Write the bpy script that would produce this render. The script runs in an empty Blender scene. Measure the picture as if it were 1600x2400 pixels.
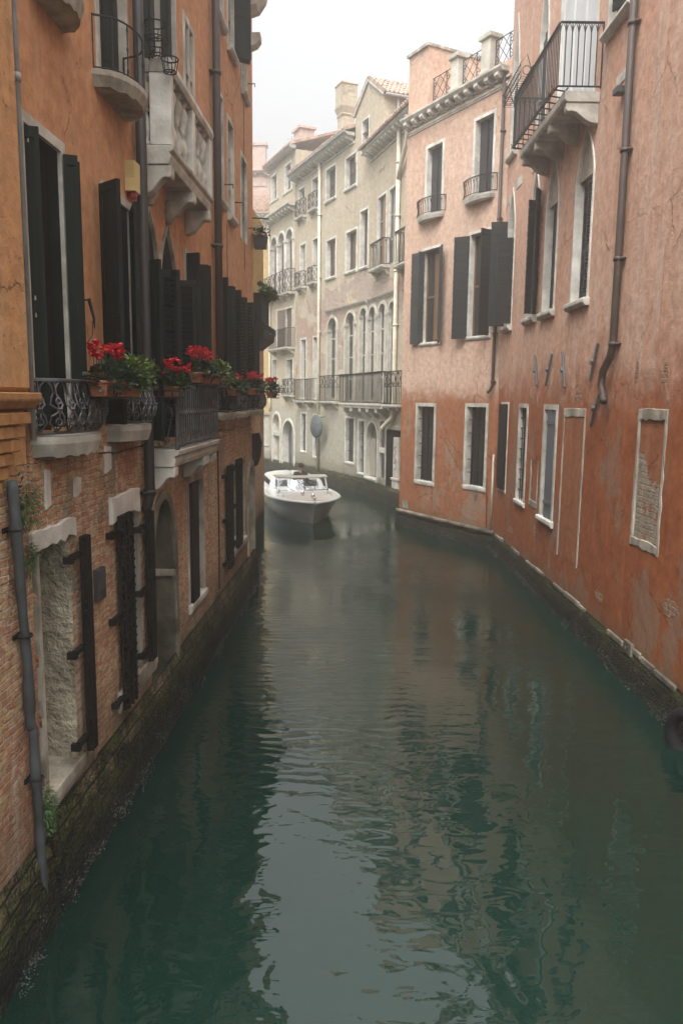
import bpy, bmesh, math, random
from mathutils import Vector, Matrix, noise as mnoise
R = random.Random(11)
V = Vector
SC = bpy.context.scene
COL = SC.collection
PI = math.pi

# ------------------------------------------------------------------ frames and mesh builder
class Frame:
    def __init__(s, o, ex, ey, ez=(0, 0, 1)):
        s.o = V(o); s.ex = V(ex).normalized(); s.ey = V(ey).normalized(); s.ez = V(ez).normalized()
    def P(s, x, y, z):                      # x along, y outward, z up
        return s.o + s.ex * x + s.ey * y + s.ez * z
    def sub(s, x, y, z, ang=0.0):           # a frame at a point, turned about z
        c, q = math.cos(ang), math.sin(ang)
        return Frame(s.P(x, y, z), s.ex * c + s.ey * q, s.ey * c - s.ex * q, s.ez)

def wall_frame(a, d, left):
    d = V((d[0], d[1], 0)).normalized()
    n = V((d.y, -d.x, 0)) if left else V((-d.y, d.x, 0))
    return Frame((a[0], a[1], 0), d, n)

class MB:
    def __init__(s): s.v = []; s.f = []; s.fm = []; s.mi = 0
    def add(s, vs, fs):
        b = len(s.v); s.v += [V(p) for p in vs]
        for f in fs: s.f.append([b + i for i in f]); s.fm.append(s.mi)
    def box(s, F, x0, x1, y0, y1, z0, z1):
        p = [F.P(x, y, z) for z in (z0, z1) for y in (y0, y1) for x in (x0, x1)]
        s.add(p, [(0, 1, 3, 2), (4, 6, 7, 5), (0, 4, 5, 1), (2, 3, 7, 6), (0, 2, 6, 4), (1, 5, 7, 3)])
    def quad(s, a, b, c, d): s.add([a, b, c, d], [(0, 1, 2, 3)])
    def tube(s, pts, r, n=6, caps=True):
        pts = [V(p) for p in pts]; m = len(pts); rs = r if isinstance(r, (list, tuple)) else [r] * m
        ring = []; up = None
        for i in range(m):
            t = (pts[min(i + 1, m - 1)] - pts[max(i - 1, 0)])
            if t.length < 1e-9: t = V((0, 0, 1))
            t.normalize()
            if up is None: up = V((0, 0, 1)) if abs(t.z) < .9 else V((1, 0, 0))
            a = up - t * up.dot(t)
            if a.length < 1e-6: a = t.orthogonal()
            a.normalize(); b = t.cross(a); up = a
            ring.append([pts[i] + (a * math.cos(2 * PI * k / n) + b * math.sin(2 * PI * k / n)) * rs[i] for k in range(n)])
        vs = [p for q in ring for p in q]; fs = []
        for i in range(m - 1):
            for k in range(n):
                fs.append((i * n + k, i * n + (k + 1) % n, (i + 1) * n + (k + 1) % n, (i + 1) * n + k))
        if caps: fs.append(tuple(range(n))[::-1]); fs.append(tuple((m - 1) * n + k for k in range(n)))
        s.add(vs, fs)
    def lathe(s, F, x, y, prof, n=10):      # prof: (r, z)
        vs = []; fs = []; m = len(prof)
        for r, z in prof:
            for k in range(n):
                a = 2 * PI * k / n; vs.append(F.P(x + r * math.cos(a), y + r * math.sin(a), z))
        for i in range(m - 1):
            for k in range(n):
                fs.append((i * n + k, i * n + (k + 1) % n, (i + 1) * n + (k + 1) % n, (i + 1) * n + k))
        fs.append(tuple(range(n))[::-1]); fs.append(tuple((m - 1) * n + k for k in range(n)))
        s.add(vs, fs)
    def prism(s, A, B):                     # two outlines of equal length -> closed solid
        n = len(A); s.add(list(A) + list(B), [tuple(range(n)), tuple(range(2 * n - 1, n - 1, -1))] +
                          [(i, i + n, (i + 1) % n + n, (i + 1) % n) for i in range(n)])
    def extr_xz(s, F, pts, y0, y1):
        s.prism([F.P(x, y0, z) for x, z in pts], [F.P(x, y1, z) for x, z in pts])
    def extr_yz(s, F, pts, x0, x1):
        s.prism([F.P(x0, y, z) for y, z in pts], [F.P(x1, y, z) for y, z in pts])
    def ring(s, c, a, b, r, tr=.006, n=12, seg=4):   # torus in plane a,b
        pts = [V(c) + V(a) * (math.cos(2 * PI * k / n) * r) + V(b) * (math.sin(2 * PI * k / n) * r) for k in range(n + 1)]
        s.tube(pts, tr, seg, False)
    def build(s, name, mat, parent=None, loc=None, smooth=False, bevel=0, fix=True):
        me = bpy.data.meshes.new(name)
        top = parent
        while top is not None and top.parent is not None: top = top.parent
        if top is not None: o0 = top.location.copy()
        elif loc is not None: o0 = V(loc)
        else: o0 = V((0, 0, 0))
        me.from_pydata([tuple(p - o0) for p in s.v], [], s.f)
        mats = mat if isinstance(mat, (list, tuple)) else [mat]
        for m in mats: me.materials.append(m)
        if len(mats) > 1: me.polygons.foreach_set('material_index', s.fm)
        if fix:
            bm = bmesh.new(); bm.from_mesh(me); bmesh.ops.recalc_face_normals(bm, faces=bm.faces[:]); bm.to_mesh(me); bm.free()
        if smooth:
            me.polygons.foreach_set('use_smooth', [True] * len(me.polygons))
        me.update()
        o = bpy.data.objects.new(name, me); COL.objects.link(o)
        if parent is not None: o.parent = parent
        else: o.location = o0
        if bevel:
            b = o.modifiers.new('bevel', 'BEVEL'); b.width = bevel; b.segments = 1; b.limit_method = 'ANGLE'
        return o

def thing(name, label, cat, loc, group=None):
    o = bpy.data.objects.new(name, None); COL.objects.link(o); o.location = loc; o.empty_display_size = .3
    o['label'] = label; o['category'] = cat
    if group: o['group'] = group
    return o
def tag(o, label, cat, group=None):
    o['label'] = label; o['category'] = cat
    if group: o['group'] = group
    return o

# ------------------------------------------------------------------ node helper and materials
class G:
    def __init__(s, name):
        s.m = bpy.data.materials.new(name); s.m.use_nodes = True; s.nt = s.m.node_tree
        s.b = s.nt.nodes['Principled BSDF']
        s.out = s.nt.nodes['Material Output']
    def n(s, t, **kw):
        x = s.nt.nodes.new('ShaderNode' + t)
        for k, v in kw.items(): setattr(x, k, v)
        return x
    def set(s, sock, v):
        if isinstance(v, bpy.types.NodeSocket): s.nt.links.new(v, sock)
        elif isinstance(v, tuple) and len(v) == 3 and sock.type == 'RGBA': sock.default_value = (*v, 1)
        else: sock.default_value = v
    def pos(s): return s.n('NewGeometry').outputs['Position']
    def obj(s): return s.n('TexCoord').outputs['Object']
    def mul(s, v, k):
        x = s.n('VectorMath', operation='MULTIPLY'); s.set(x.inputs[0], v); x.inputs[1].default_value = k; return x.outputs[0]
    def dot(s, v, k):
        x = s.n('VectorMath', operation='DOT_PRODUCT'); s.set(x.inputs[0], v); x.inputs[1].default_value = k; return x.outputs['Value']
    def comb(s, x=0., y=0., z=0.):
        c = s.n('CombineXYZ')
        for i, v in enumerate((x, y, z)): s.set(c.inputs[i], v)
        return c.outputs[0]
    def sep(s, v, i):
        c = s.n('SeparateXYZ'); s.set(c.inputs[0], v); return c.outputs[i]
    def noise(s, v, scale, detail=4., rough=.55, dist=0.):
        x = s.n('TexNoise'); s.set(x.inputs['Vector'], v); x.inputs['Scale'].default_value = scale
        x.inputs['Detail'].default_value = detail; x.inputs['Roughness'].default_value = rough
        x.inputs['Distortion'].default_value = dist; return x.outputs[0]
    def voro(s, v, scale, feature='F1', out='Distance'):
        x = s.n('TexVoronoi', feature=feature); s.set(x.inputs['Vector'], v); x.inputs['Scale'].default_value = scale; return x.outputs[out]
    def math(s, op, a, b=0., clamp=False):
        x = s.n('Math', operation=op, use_clamp=clamp); s.set(x.inputs[0], a); s.set(x.inputs[1], b); return x.outputs[0]
    def step(s, v, lo, hi, a=0., b=1.):
        x = s.n('MapRange', interpolation_type='SMOOTHSTEP'); s.set(x.inputs[0], v)
        x.inputs[1].default_value = lo; x.inputs[2].default_value = hi; x.inputs[3].default_value = a; x.inputs[4].default_value = b
        return x.outputs[0]
    def mix(s, f, a, b, blend='MIX'):
        x = s.n('Mix', data_type='RGBA', blend_type=blend); s.set(x.inputs[0], f); s.set(x.inputs[6], a); s.set(x.inputs[7], b); return x.outputs[2]
    def bump(s, h, dist=.01, strength=1., normal=None):
        x = s.n('Bump'); s.set(x.inputs['Height'], h); x.inputs['Distance'].default_value = dist; x.inputs['Strength'].default_value = strength
        if normal is not None: s.set(x.inputs['Normal'], normal)
        return x.outputs[0]
    def done(s, col=None, rough=None, normal=None, **kw):
        if col is not None: s.set(s.b.inputs['Base Color'], col)
        if rough is not None: s.set(s.b.inputs['Roughness'], rough)
        if normal is not None: s.set(s.b.inputs['Normal'], normal)
        for k, v in kw.items(): s.set(s.b.inputs[k.replace('_', ' ')], v)
        return s.m

def simple(name, c, c2=None, rough=.6, scale=5., bump=.003, stretch=(1, 1, 1), bscale=30., fleck=None, **kw):
    g = G(name); p = g.pos(); c2 = c2 or tuple(x * .7 for x in c)
    f = g.step(g.noise(g.mul(p, stretch), scale, 6, .6), .3, .72)
    col = g.mix(f, c2, c)
    if fleck: col = g.mix(g.step(g.noise(g.mul(p, tuple(x * 2 for x in stretch)), 5., 5, .75), .62, .70), col, fleck)
    nm = g.bump(g.noise(g.mul(p, stretch), bscale, 4, .6), bump) if bump else None
    return g.done(col, rough, nm, **kw)

def facade(name, U, pl, low=None, zl=4., lamp=1.2, lw=.5, brick=None, bmode=None, moss=.8, mossamp=.35, patch=None, brow=.055, streak=.5, lowgrey=None):
    """plaster in three tones, optionally a second coat below zl, brick where bmode says, algae near the water"""
    g = G(name); p = g.pos(); u = g.dot(p, tuple(U)); z = g.sep(p, 2)
    uv = g.comb(u, z, 0.)
    n1 = g.noise(p, .45, 6, .62); n2 = g.noise(g.mul(p, (2.2, 2.2, .22)), 1.6, 5, .6); n3 = g.noise(p, 7., 6, .65); n4 = g.noise(p, 1.7, 6, .7, .6)
    c = g.mix(g.step(n1, .36, .66), pl[0], pl[1])
    c = g.mix(g.math('MULTIPLY', g.step(n2, .42, .72), streak), c, pl[2])
    c = g.mix(g.math('MULTIPLY', g.step(n4, .55, .75), .55), c, tuple(min(1, x * 1.18 + .02) for x in pl[0]))
    if low:
        f = g.math('ADD', z, g.math('MULTIPLY', g.math('SUBTRACT', n4, .5), lamp * 2))
        f = g.math('ADD', f, g.math('MULTIPLY', g.math('SUBTRACT', n1, .5), lamp * 2.2))
        f = g.step(f, zl - lw, zl + lw)
        lc = g.mix(g.step(n4, .35, .7), low[0], low[1])
        lc = g.mix(g.math('MULTIPLY', g.step(n2, .5, .75), .5), lc, low[2])
        if lowgrey:
            pe = g.math('ADD', g.noise(g.mul(p, (1, 1, .55)), 1.0, 8, .74), g.step(z, .4, 3., .05, 0.)); pe = g.step(pe, .565, .60)
            lc = g.mix(g.math('MULTIPLY', pe, .8), lc, g.mix(n3, lowgrey, tuple(x * .6 for x in lowgrey)))
        c = g.mix(f, lc, c)
    c = g.mix(g.step(n3, .3, .7), g.mix(1., c, (.72, .69, .66), 'MULTIPLY'), c)
    c = g.mix(g.math('MULTIPLY', g.step(g.noise(p, 3.1, 7, .75, .3), .56, .66), .4), c, g.mix(1., c, (1.3, 1.32, 1.32), 'MULTIPLY'))
    drip = g.math('MULTIPLY', g.step(g.noise(g.mul(p, (5., 5., .16)), 1.6, 5, .65), .56, .70), g.step(g.noise(p, .7, 3, .6), .42, .6))
    c = g.mix(g.math('MULTIPLY', drip, .55), c, g.mix(1., c, (.58, .55, .52), 'MULTIPLY'))
    spec = g.step(g.noise(p, 21., 4, .7), .63, .70)          # pits and chips
    c = g.mix(g.math('MULTIPLY', spec, .55), c, g.mix(1., c, (.45, .42, .4), 'MULTIPLY'))
    crk = g.step(g.voro(g.comb(g.math('ADD', u, g.math('MULTIPLY', n4, .6)), g.math('ADD', z, g.math('MULTIPLY', n3, .35)), 0.), .55, 'DISTANCE_TO_EDGE'), .0, .006, 1., 0.)
    crk = g.math('MULTIPLY', crk, g.step(n1, .46, .56))
    c = g.mix(g.math('MULTIPLY', crk, .6), c, g.mix(1., c, (.35, .32, .3), 'MULTIPLY'))
    hgt = g.math('ADD', g.math('MULTIPLY', n3, .5), g.math('MULTIPLY', g.noise(p, 45., 3, .6), .12))
    hgt = g.math('ADD', hgt, g.math('MULTIPLY', n4, .9)); hgt = g.math('SUBTRACT', hgt, g.math('MULTIPLY', spec, .25)); hgt = g.math('SUBTRACT', hgt, g.math('MULTIPLY', crk, .5))
    if brick:
        wob = g.n('VectorMath', operation='ADD'); g.set(wob.inputs[0], uv)
        g.set(wob.inputs[1], g.mul(g.n('TexNoise').outputs[1], (.0, .0, 0)))
        b = g.n('TexBrick'); g.set(b.inputs['Vector'], g.comb(g.math('ADD', u, g.math('MULTIPLY', n4, .09)), g.math('ADD', z, g.math('MULTIPLY', n4, .10)), 0.))
        b.inputs['Scale'].default_value = 1; b.inputs['Brick Width'].default_value = brow * 3.3; b.inputs['Row Height'].default_value = brow
        b.inputs['Mortar Size'].default_value = brow * .15; b.inputs['Mortar Smooth'].default_value = .5
        b.inputs['Color1'].default_value = (*brick[0], 1); b.inputs['Color2'].default_value = (*brick[1], 1); b.inputs['Mortar'].default_value = (*brick[2], 1)
        bc = b.outputs[0]
        bc = g.mix(g.step(g.noise(uv, 6.5, 2, .5), .5, .68), bc, brick[3])
        bc = g.mix(g.math('MULTIPLY', g.step(n1, .5, .62), .6), bc, brick[4])
        bc = g.mix(g.step(g.noise(p, 14., 5, .7), .33, .7), g.mix(1., bc, (.62, .58, .55), 'MULTIPLY'), bc)
        bc = g.mix(g.math('MULTIPLY', g.step(n2, .54, .72), .55), bc, brick[2])
        bc = g.mix(g.math('MULTIPLY', g.step(g.noise(p, 2.6, 7, .75), .55, .62), .7), bc, g.mix(n3, brick[2], brick[0]))
        bc = g.mix(g.math('MULTIPLY', g.step(g.noise(g.comb(g.math('MULTIPLY', u, 6.), g.math('MULTIPLY', z, 19.), 0.), 1., 0, 0.), .58, .62), .6), bc, brick[4])
        bh = g.math('ADD', g.math('MULTIPLY', b.outputs[1], -1.9), g.math('ADD', g.math('MULTIPLY', g.noise(p, 22., 5, .7), 1.8), g.math('MULTIPLY', g.noise(p, 4.5, 3, .6), 2.2)))
        if bmode[0] == 'below':
            f = g.math('ADD', z, g.math('MULTIPLY', g.math('SUBTRACT', n4, .5), .8))
            f = g.step(f, bmode[1] - .05, bmode[1] + .05, 1., 0.)
            if patch is not None:
                pf = g.step(g.noise(g.mul(p, (1, 1, .7)), .95, 7, .7), .54, .565)
                bc = g.mix(pf, bc, g.mix(n3, patch, tuple(x * .6 for x in patch)))
                bh = g.math('ADD', bh, g.math('MULTIPLY', pf, 1.5))
        else:                                # band between z0 and z1 where noise is high
            w = g.math('ADD', z, g.math('MULTIPLY', g.math('SUBTRACT', n1, .5), 2.2))
            band = g.math('MULTIPLY', g.step(w, bmode[1] - .5, bmode[1] + .3), g.step(w, bmode[2] - .5, bmode[2] + .4, 1., 0.))
            f = g.step(g.math('ADD', g.noise(g.mul(p, (1, 1, 1.5)), .42, 8, .62), g.math('MULTIPLY', band, .34)), bmode[3], bmode[3] + .02)
        c = g.mix(f, c, bc); hm = g.n('Mix', data_type='FLOAT')
        g.set(hm.inputs[0], f); g.set(hm.inputs[2], g.math('ADD', hgt, 1.)); g.set(hm.inputs[3], bh); hgt = hm.outputs[0]
    # algae and damp near the water
    if moss > 0:
        m = g.math('ADD', z, g.math('MULTIPLY', g.math('SUBTRACT', g.noise(p, 1.3, 6, .7), .5), mossamp * 2))
        c = g.mix(g.step(m, moss * 1.15, moss * 2.1, .45, 0.), c, (.10, .085, .05))
        c = g.mix(g.step(m, moss * .7, moss * 1.15, 1., 0.), c, g.mix(n3, (.012, .016, .008), (.05, .052, .022)))
    return g.done(c, .92, g.bump(hgt, .022, 1.), Specular_IOR_Level=.2)

M = {}
M['stone'] = simple('istrian_stone', (.56, .535, .47), (.28, .26, .215), .85, 2.6, .006)
M['stone2'] = simple('stained_stone', (.46, .42, .34), (.15, .13, .095), .9, 3.4, .01, (1, 1, .5))
M['stone3'] = simple('white_stone', (.66, .635, .57), (.40, .38, .33), .85, 3., .006)
M['shell'] = simple('mussel_shells', (.13, .125, .115), (.02, .02, .018), .5, 40., .0)
M['stained'] = simple('blackened_stone', (.25, .22, .165), (.035, .032, .022), .9, 2.2, .014)
M['greystone'] = simple('grey_stone', (.50, .475, .40), (.33, .31, .26), .85, 3., .006)
M['green'] = simple('dark_green_paint', (.0065, .0125, .0095), (.004, .007, .0055), .7, 3., .002, (4, 4, .4), fleck=(.022, .032, .027), Specular_IOR_Level=.15)
M['black'] = simple('weathered_black_paint', (.017, .021, .021), (.009, .011, .011), .65, 4., .004, (.6, .6, 6), fleck=(.10, .11, .105), Specular_IOR_Level=.25)
M['grey'] = simple('grey_paint', (.034, .038, .039), (.022, .025, .026), .7, 4., .004, (.6, .6, 6), fleck=(.09, .095, .095), Specular_IOR_Level=.3)
M['bluegrey'] = simple('blue_grey_boards', (.10, .115, .13), (.07, .08, .09), .7, 4., .003, (5, 5, .4))
M['iron'] = simple('wrought_iron', (.011, .011, .011), (.006, .006, .006), .55, 8., .002, Specular_IOR_Level=.3)
M['rust'] = simple('rusted_iron', (.015, .012, .011), (.006, .0055, .005), .7, 8., .003, Specular_IOR_Level=.25)
M['greyiron'] = simple('old_highlit_grey_iron', (.085, .083, .08), (.022, .021, .02), .55, 6., .002)  # on the ornate rails this lighter grey stands in for highlights
M['pipe'] = simple('brown_painted_pipe', (.055, .033, .025), (.03, .019, .015), .6, 3., .001)
M['pipedark'] = simple('dark_painted_pipe', (.022, .019, .018), (.012, .011, .010), .6, 3., .001)
M['creampipe'] = simple('cream_pipe', (.62, .575, .45), (.45, .4, .3), .6, 3., .001)
M['lead'] = simple('lead_pipe', (.055, .062, .067), (.026, .028, .029), .7, 3., .012, (1, 1, 1), 9., fleck=(.13, .135, .135))
M['wood'] = simple('brown_wood', (.19, .105, .05), (.10, .055, .028), .6, 5., .003, (6, 6, .5))
M['oldwood'] = simple('weathered_boards', (.38, .35, .29), (.2, .18, .145), .85, 5., .01, (7, 7, .4), 12.)
M['orangewood'] = simple('orange_brown_shutter', (.33, .15, .06), (.2, .1, .05), .7, 6., .004, (6, 6, .5))
M['brownshut'] = simple('brown_shutter', (.13, .085, .065), (.085, .055, .045), .7, 6., .004, (6, 6, .5))
M['terracotta'] = simple('terracotta', (.36, .125, .055), (.25, .085, .04), .8, 12., .002)
M['dark'] = simple('dark_interior', (.007, .008, .007), (.004, .004, .004), .8, 2., 0, Specular_IOR_Level=.15)
M['dim'] = simple('dim_room', (.055, .053, .048), (.022, .022, .02), .3, 1.2, 0)
M['roughplaster'] = simple('rough_plaster_fill', (.47, .42, .31), (.25, .22, .155), .95, 1.8, .14, (1, 1, 1), 5.)
M['alarm'] = simple('yellowed_plastic', (.62, .47, .2), (.55, .41, .17), .5, 4., 0)
M['redplastic'] = simple('red_plastic', (.3, .03, .02), (.25, .025, .02), .4, 4., 0)
M['greybox'] = simple('grey_box', (.055, .057, .06), (.03, .031, .033), .5, 8., .001)
M['tympanum'] = simple('grey_brown_tympanum', (.38, .33, .26), (.25, .2, .15), .9, 4., .01)
M['rubber'] = simple('black_rubber', (.010, .010, .011), (.006, .006, .007), .85, 8., .004, Specular_IOR_Level=.2)
M['leaf'] = simple('cyclamen_leaf', (.045, .085, .045), (.014, .035, .018), .45, 22., 0)
M['ivy'] = simple('ivy_leaf', (.16, .22, .045), (.05, .10, .02), .5, 16., 0)
M['fern'] = simple('wall_fern', (.05, .11, .025), (.02, .05, .012), .6, 20., 0)
M['petal'] = simple('red_petal', (.72, .014, .03), (.45, .006, .014), .5, 30., 0)
M['whitepetal'] = simple('white_petal', (.75, .75, .72), (.6, .6, .55), .5, 30., 0)
M['hull'] = simple('shade_greyed_hull_paint', (.44, .44, .42), (.38, .38, .365), .18, 1., 0, Coat_Weight=.3)  # white paint greyed in colour for its shade and the dark water's reflection
M['boatwhite'] = simple('white_boat_paint', (.58, .58, .565), (.52, .52, .50), .2, 1., 0, Coat_Weight=.4)
M['chrome'] = simple('chrome', (.7, .7, .7), (.6, .6, .6), .12, 3., 0, Metallic=1.)
M['jacket'] = simple('black_jacket', (.015, .014, .017), (.009, .009, .01), .8, 9., .004)
M['trousers'] = simple('dark_trousers', (.02, .022, .03), (.014, .015, .02), .8, 9., .004)
M['skin'] = simple('skin', (.42, .24, .17), (.38, .21, .15), .55, 9., 0)
M['cap'] = simple('dark_knit', (.018, .018, .02), (.01, .01, .011), .9, 60., .003)
M['mirrorback'] = simple('grey_steel', (.075, .09, .09), (.05, .062, .064), .6, 4., 0)
M['planter'] = simple('dark_planter', (.03, .03, .032), (.02, .02, .022), .6, 6., 0)
M['orangeleaf'] = simple('fallen_leaf', (.4, .13, .03), (.3, .09, .02), .6, 6., 0)
M['gutter'] = simple('grey_gutter', (.33, .33, .31), (.2, .2, .19), .5, 4., .001)

def glass(name, tint, rough=.04):
    g = G(name); p = g.pos()
    return g.done(g.mix(g.noise(p, 1.5, 2), tint, tuple(x * .6 for x in tint)), rough, None, IOR=1.38)
M['glass'] = glass('window_glass', (.03, .032, .03))
M['palepane'] = glass('sky_pale_glass', (.55, .56, .55), .08)  # pale tint puts the reflected sky into the glass colour

def clear_glass():
    g = G('clear_glass'); nt = g.nt
    tr = g.n('BsdfTransparent'); gl = g.n('BsdfGlossy'); gl.inputs['Roughness'].default_value = .03
    lw = g.n('Fresnel'); lw.inputs[0].default_value = 1.5
    mx = g.n('MixShader'); f = g.math('ADD', lw.outputs[0], .03, True)
    nt.links.new(f, mx.inputs[0]); nt.links.new(tr.outputs[0], mx.inputs[1]); nt.links.new(gl.outputs[0], mx.inputs[2])
    tr.inputs[0].default_value = (.85, .88, .88, 1); gl.inputs[0].default_value = (.9, .92, .95, 1)
    nt.links.new(mx.outputs[0], g.out.inputs[0]); return g.m
M['clear'] = clear_glass()

def deck_mat(H):
    g = G('teak_deck'); p = g.pos(); y = g.dot(p, tuple(H))
    st = g.math('FRACT', g.math('MULTIPLY', y, 14.))
    f = g.step(st, .84, .93)
    c = g.mix(g.noise(p, 6., 4), (.40, .35, .29), (.48, .43, .36))
    return g.done(g.mix(f, c, (.2, .13, .1)), .5)

def tile_mat():
    g = G('roof_tiles'); p = g.pos()
    c = g.mix(g.step(g.noise(p, 3.5, 3, .7), .35, .65), (.26, .16, .12), (.46, .33, .26))  # tile reds paled in colour to add distance haze on the far roofs
    c = g.mix(g.step(g.noise(p, 1.1, 5, .7), .52, .7), c, (.27, .25, .2))
    return g.done(c, .9, g.bump(g.noise(p, 25., 4), .01))
M['tile'] = tile_mat()

def moss_mat():
    g = G('algae_and_barnacles'); p = g.pos(); z = g.sep(p, 2)
    n = g.noise(p, 5., 6, .7); big = g.noise(p, .9, 6, .7)
    zz = g.math('ADD', z, g.math('MULTIPLY', g.math('SUBTRACT', big, .5), .5))
    c = g.mix(g.step(n, .35, .65), (.004, .005, .0035), (.014, .015, .008))
    c = g.mix(g.math('MULTIPLY', g.step(zz, .2, .45), g.step(g.noise(g.mul(p, (1, 1, 2.5)), 3., 6, .7), .38, .62)), c, (.040, .044, .014))
    c = g.mix(g.math('MULTIPLY', g.step(zz, .45, .65), g.step(g.noise(p, 2.3, 6, .75), .47, .6)), c, (.11, .085, .05))
    jb = g.n('TexBrick'); g.set(jb.inputs['Vector'], g.comb(g.math('ADD', g.dot(p, (.4, .9, 0)), g.math('MULTIPLY', n, .05)), g.math('ADD', z, g.math('MULTIPLY', n, .04)), 0.)); jb.inputs['Scale'].default_value = 1.; jb.inputs['Brick Width'].default_value = .42; jb.inputs['Row Height'].default_value = .13; jb.inputs['Mortar Size'].default_value = .012; jb.inputs['Mortar Smooth'].default_value = .6
    c = g.mix(g.math('MULTIPLY', jb.outputs[1], .8), c, (.003, .003, .0025)); c = g.mix(g.math('MULTIPLY', g.sep(jb.outputs[0], 0), .35), c, g.mix(1., c, (1.9, 1.8, 1.5), 'MULTIPLY'))
    d = g.voro(p, 30.); sp = g.step(g.noise(p, 2.2, 5, .75), .52, .62)
    band = g.math('MULTIPLY', g.step(zz, .34, .12), sp)
    sh = g.math('MULTIPLY', g.step(d, .22, .36, 1., 0.), band)
    c = g.mix(sh, c, g.mix(g.noise(p, 60., 1), (.12, .11, .095), (.40, .38, .34)))
    h = g.math('ADD', g.math('MULTIPLY', n, 1.2), g.math('MULTIPLY', g.math('SUBTRACT', 1., d), .7)); h = g.math('SUBTRACT', h, g.math('MULTIPLY', jb.outputs[1], 1.2))
    return g.done(c, .75, g.bump(h, .05), Specular_IOR_Level=.25)
M['moss'] = moss_mat()

# ------------------------------------------------------------------ the walls' frames (metres; camera at x=0 y=0 z=4.2)
CAM_Z = 4.2
FL = wall_frame((-2.55, 0), (.033, 1), True)
FR = wall_frame((4.48, 0), (-.01, 1), False)
RS = 21.3
pc = FR.P(RS, 0, 0)
FP = wall_frame((pc.x, pc.y), (-.55, 1), False)
FA = wall_frame((1.25, 33), (.3, -1), True)       # cream house, part towards the pink one
FB = wall_frame((1.25, 33), (-.43, 1), False)     # cream house, part running away
FC = Frame(FB.P(0, .03, 0), FB.ex, FB.ey)         # the house beyond it
FY = wall_frame((-4.2, 46.6), (-1, .05), False)
FL2 = Frame(FL.P(0, -.75, 0), FL.ex, FL.ey)

# ------------------------------------------------------------------ openings, walls, windows
def outline(s0, s1, z0, z1, arch=None, rise=None, n=8):
    if not arch: return [(s0, z0), (s0, z1), (s1, z1), (s1, z0)]
    c = (s0 + s1) / 2; h = (s1 - s0) / 2; rise = rise or h
    zs = z1 - rise; pts = [(s0, z0), (s0, zs)]
    for k in range(1, 2 * n):
        t = k / (2 * n)
        if arch == 'round':
            a = PI * (1 - t); pts.append((c + h * math.cos(a), zs + rise * math.sin(a)))
        else:                                   # pointed, with a slight ogee tip
            x = -h + 2 * h * t; q = 1 - abs(x) / h
            zz = zs + rise * (.80 * math.sin(q * PI / 2) ** .8 + .20 * q ** 4); pts.append((c + x, zz))
    return pts + [(s1, zs), (s1, z0)]

class Op:
    def __init__(s, s0, s1, z0, z1, arch=None, d=.15, rise=None):
        s.s0, s.s1, s.z0, s.z1, s.arch, s.d, s.rise = s0, s1, z0, z1, arch, d, rise
    def out(s, g=0., bottom=0.):
        return outline(s.s0 - g, s.s1 + g, s.z0 - bottom, s.z1 + g, s.arch, (s.rise or (s.s1 - s.s0) / 2) + g if s.arch else None)

def wall(root, F, s0, s1, z0, z1, ops, mat, depth=6., ends=True, roof=True):
    mb = MB(); E = 1e-5
    xs = sorted({round(v, 4) for v in [s0, s1] + [v for o in ops for v in (o.s0, o.s1)] + [s0 + (s1 - s0) * k / 6 for k in range(1, 6)]})
    zs = sorted({round(v, 4) for v in [z0, z1] + [v for o in ops for v in (o.z0, o.z1)]})
    xs = [x for x in xs if s0 - E <= x <= s1 + E]; zs = [z for z in zs if z0 - E <= z <= z1 + E]
    vid = {}
    def vt(i, j):
        if (i, j) not in vid: vid[i, j] = len(mb.v); mb.v.append(F.P(xs[i], 0, zs[j]))
        return vid[i, j]
    for i in range(len(xs) - 1):
        for j in range(len(zs) - 1):
            cx, cz = (xs[i] + xs[i + 1]) / 2, (zs[j] + zs[j + 1]) / 2
            if any(o.s0 < cx < o.s1 and o.z0 < cz < o.z1 for o in ops): continue
            mb.f.append([vt(i, j), vt(i + 1, j), vt(i + 1, j + 1), vt(i, j + 1)]); mb.fm.append(0)
    for o in ops:
        pts = o.out()
        if o.arch:
            for a, b in zip(pts[1:-2], pts[2:-1]):
                q = [F.P(a[0], 0, a[1]), F.P(b[0], 0, b[1])]
                if o.z1 - b[1] > 1e-4: q.append(F.P(b[0], 0, o.z1))
                if o.z1 - a[1] > 1e-4: q.append(F.P(a[0], 0, o.z1))
                if len(q) > 2: mb.add(q, [tuple(range(len(q)))])
        for a, b in zip(pts, pts[1:] + pts[:1]):
            mb.quad(F.P(a[0], 0, a[1]), F.P(b[0], 0, b[1]), F.P(b[0], -o.d - .02, b[1]), F.P(a[0], -o.d - .02, a[1]))
    a, b, c, d = [(F.P(s, y, z0), F.P(s, y, z1)) for s, y in ((s0, 0), (s0, -depth), (s1, -depth), (s1, 0))]
    mb.quad(a[0], b[0], b[1], a[1]); mb.quad(b[0], c[0], c[1], b[1]); mb.quad(c[0], d[0], d[1], c[1])
    if roof: mb.quad(a[1], b[1], c[1], d[1])
    return mb.build('wall', mat, root, fix=False)

def frame_part(F, o, mat, parent, fw=.09, proud=.03, name='frame', depth=None):
    mb = MB(); A = o.out(fw, 0); B = o.out(-.004, 0); n = len(A)
    rows = [[F.P(x, 0, z) for x, z in A], [F.P(x, proud, z) for x, z in A], [F.P(x, proud, z) for x, z in B], [F.P(x, -(o.d if depth is None else depth), z) for x, z in B]]
    for r0, r1 in zip(rows, rows[1:]):
        for i in range(n - 1): mb.quad(r0[i], r0[i + 1], r1[i + 1], r1[i])
    for i in (0, n - 1):
        mb.quad(*[r[i] for r in rows])
    return mb.build(name, mat, parent, fix=False)

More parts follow.
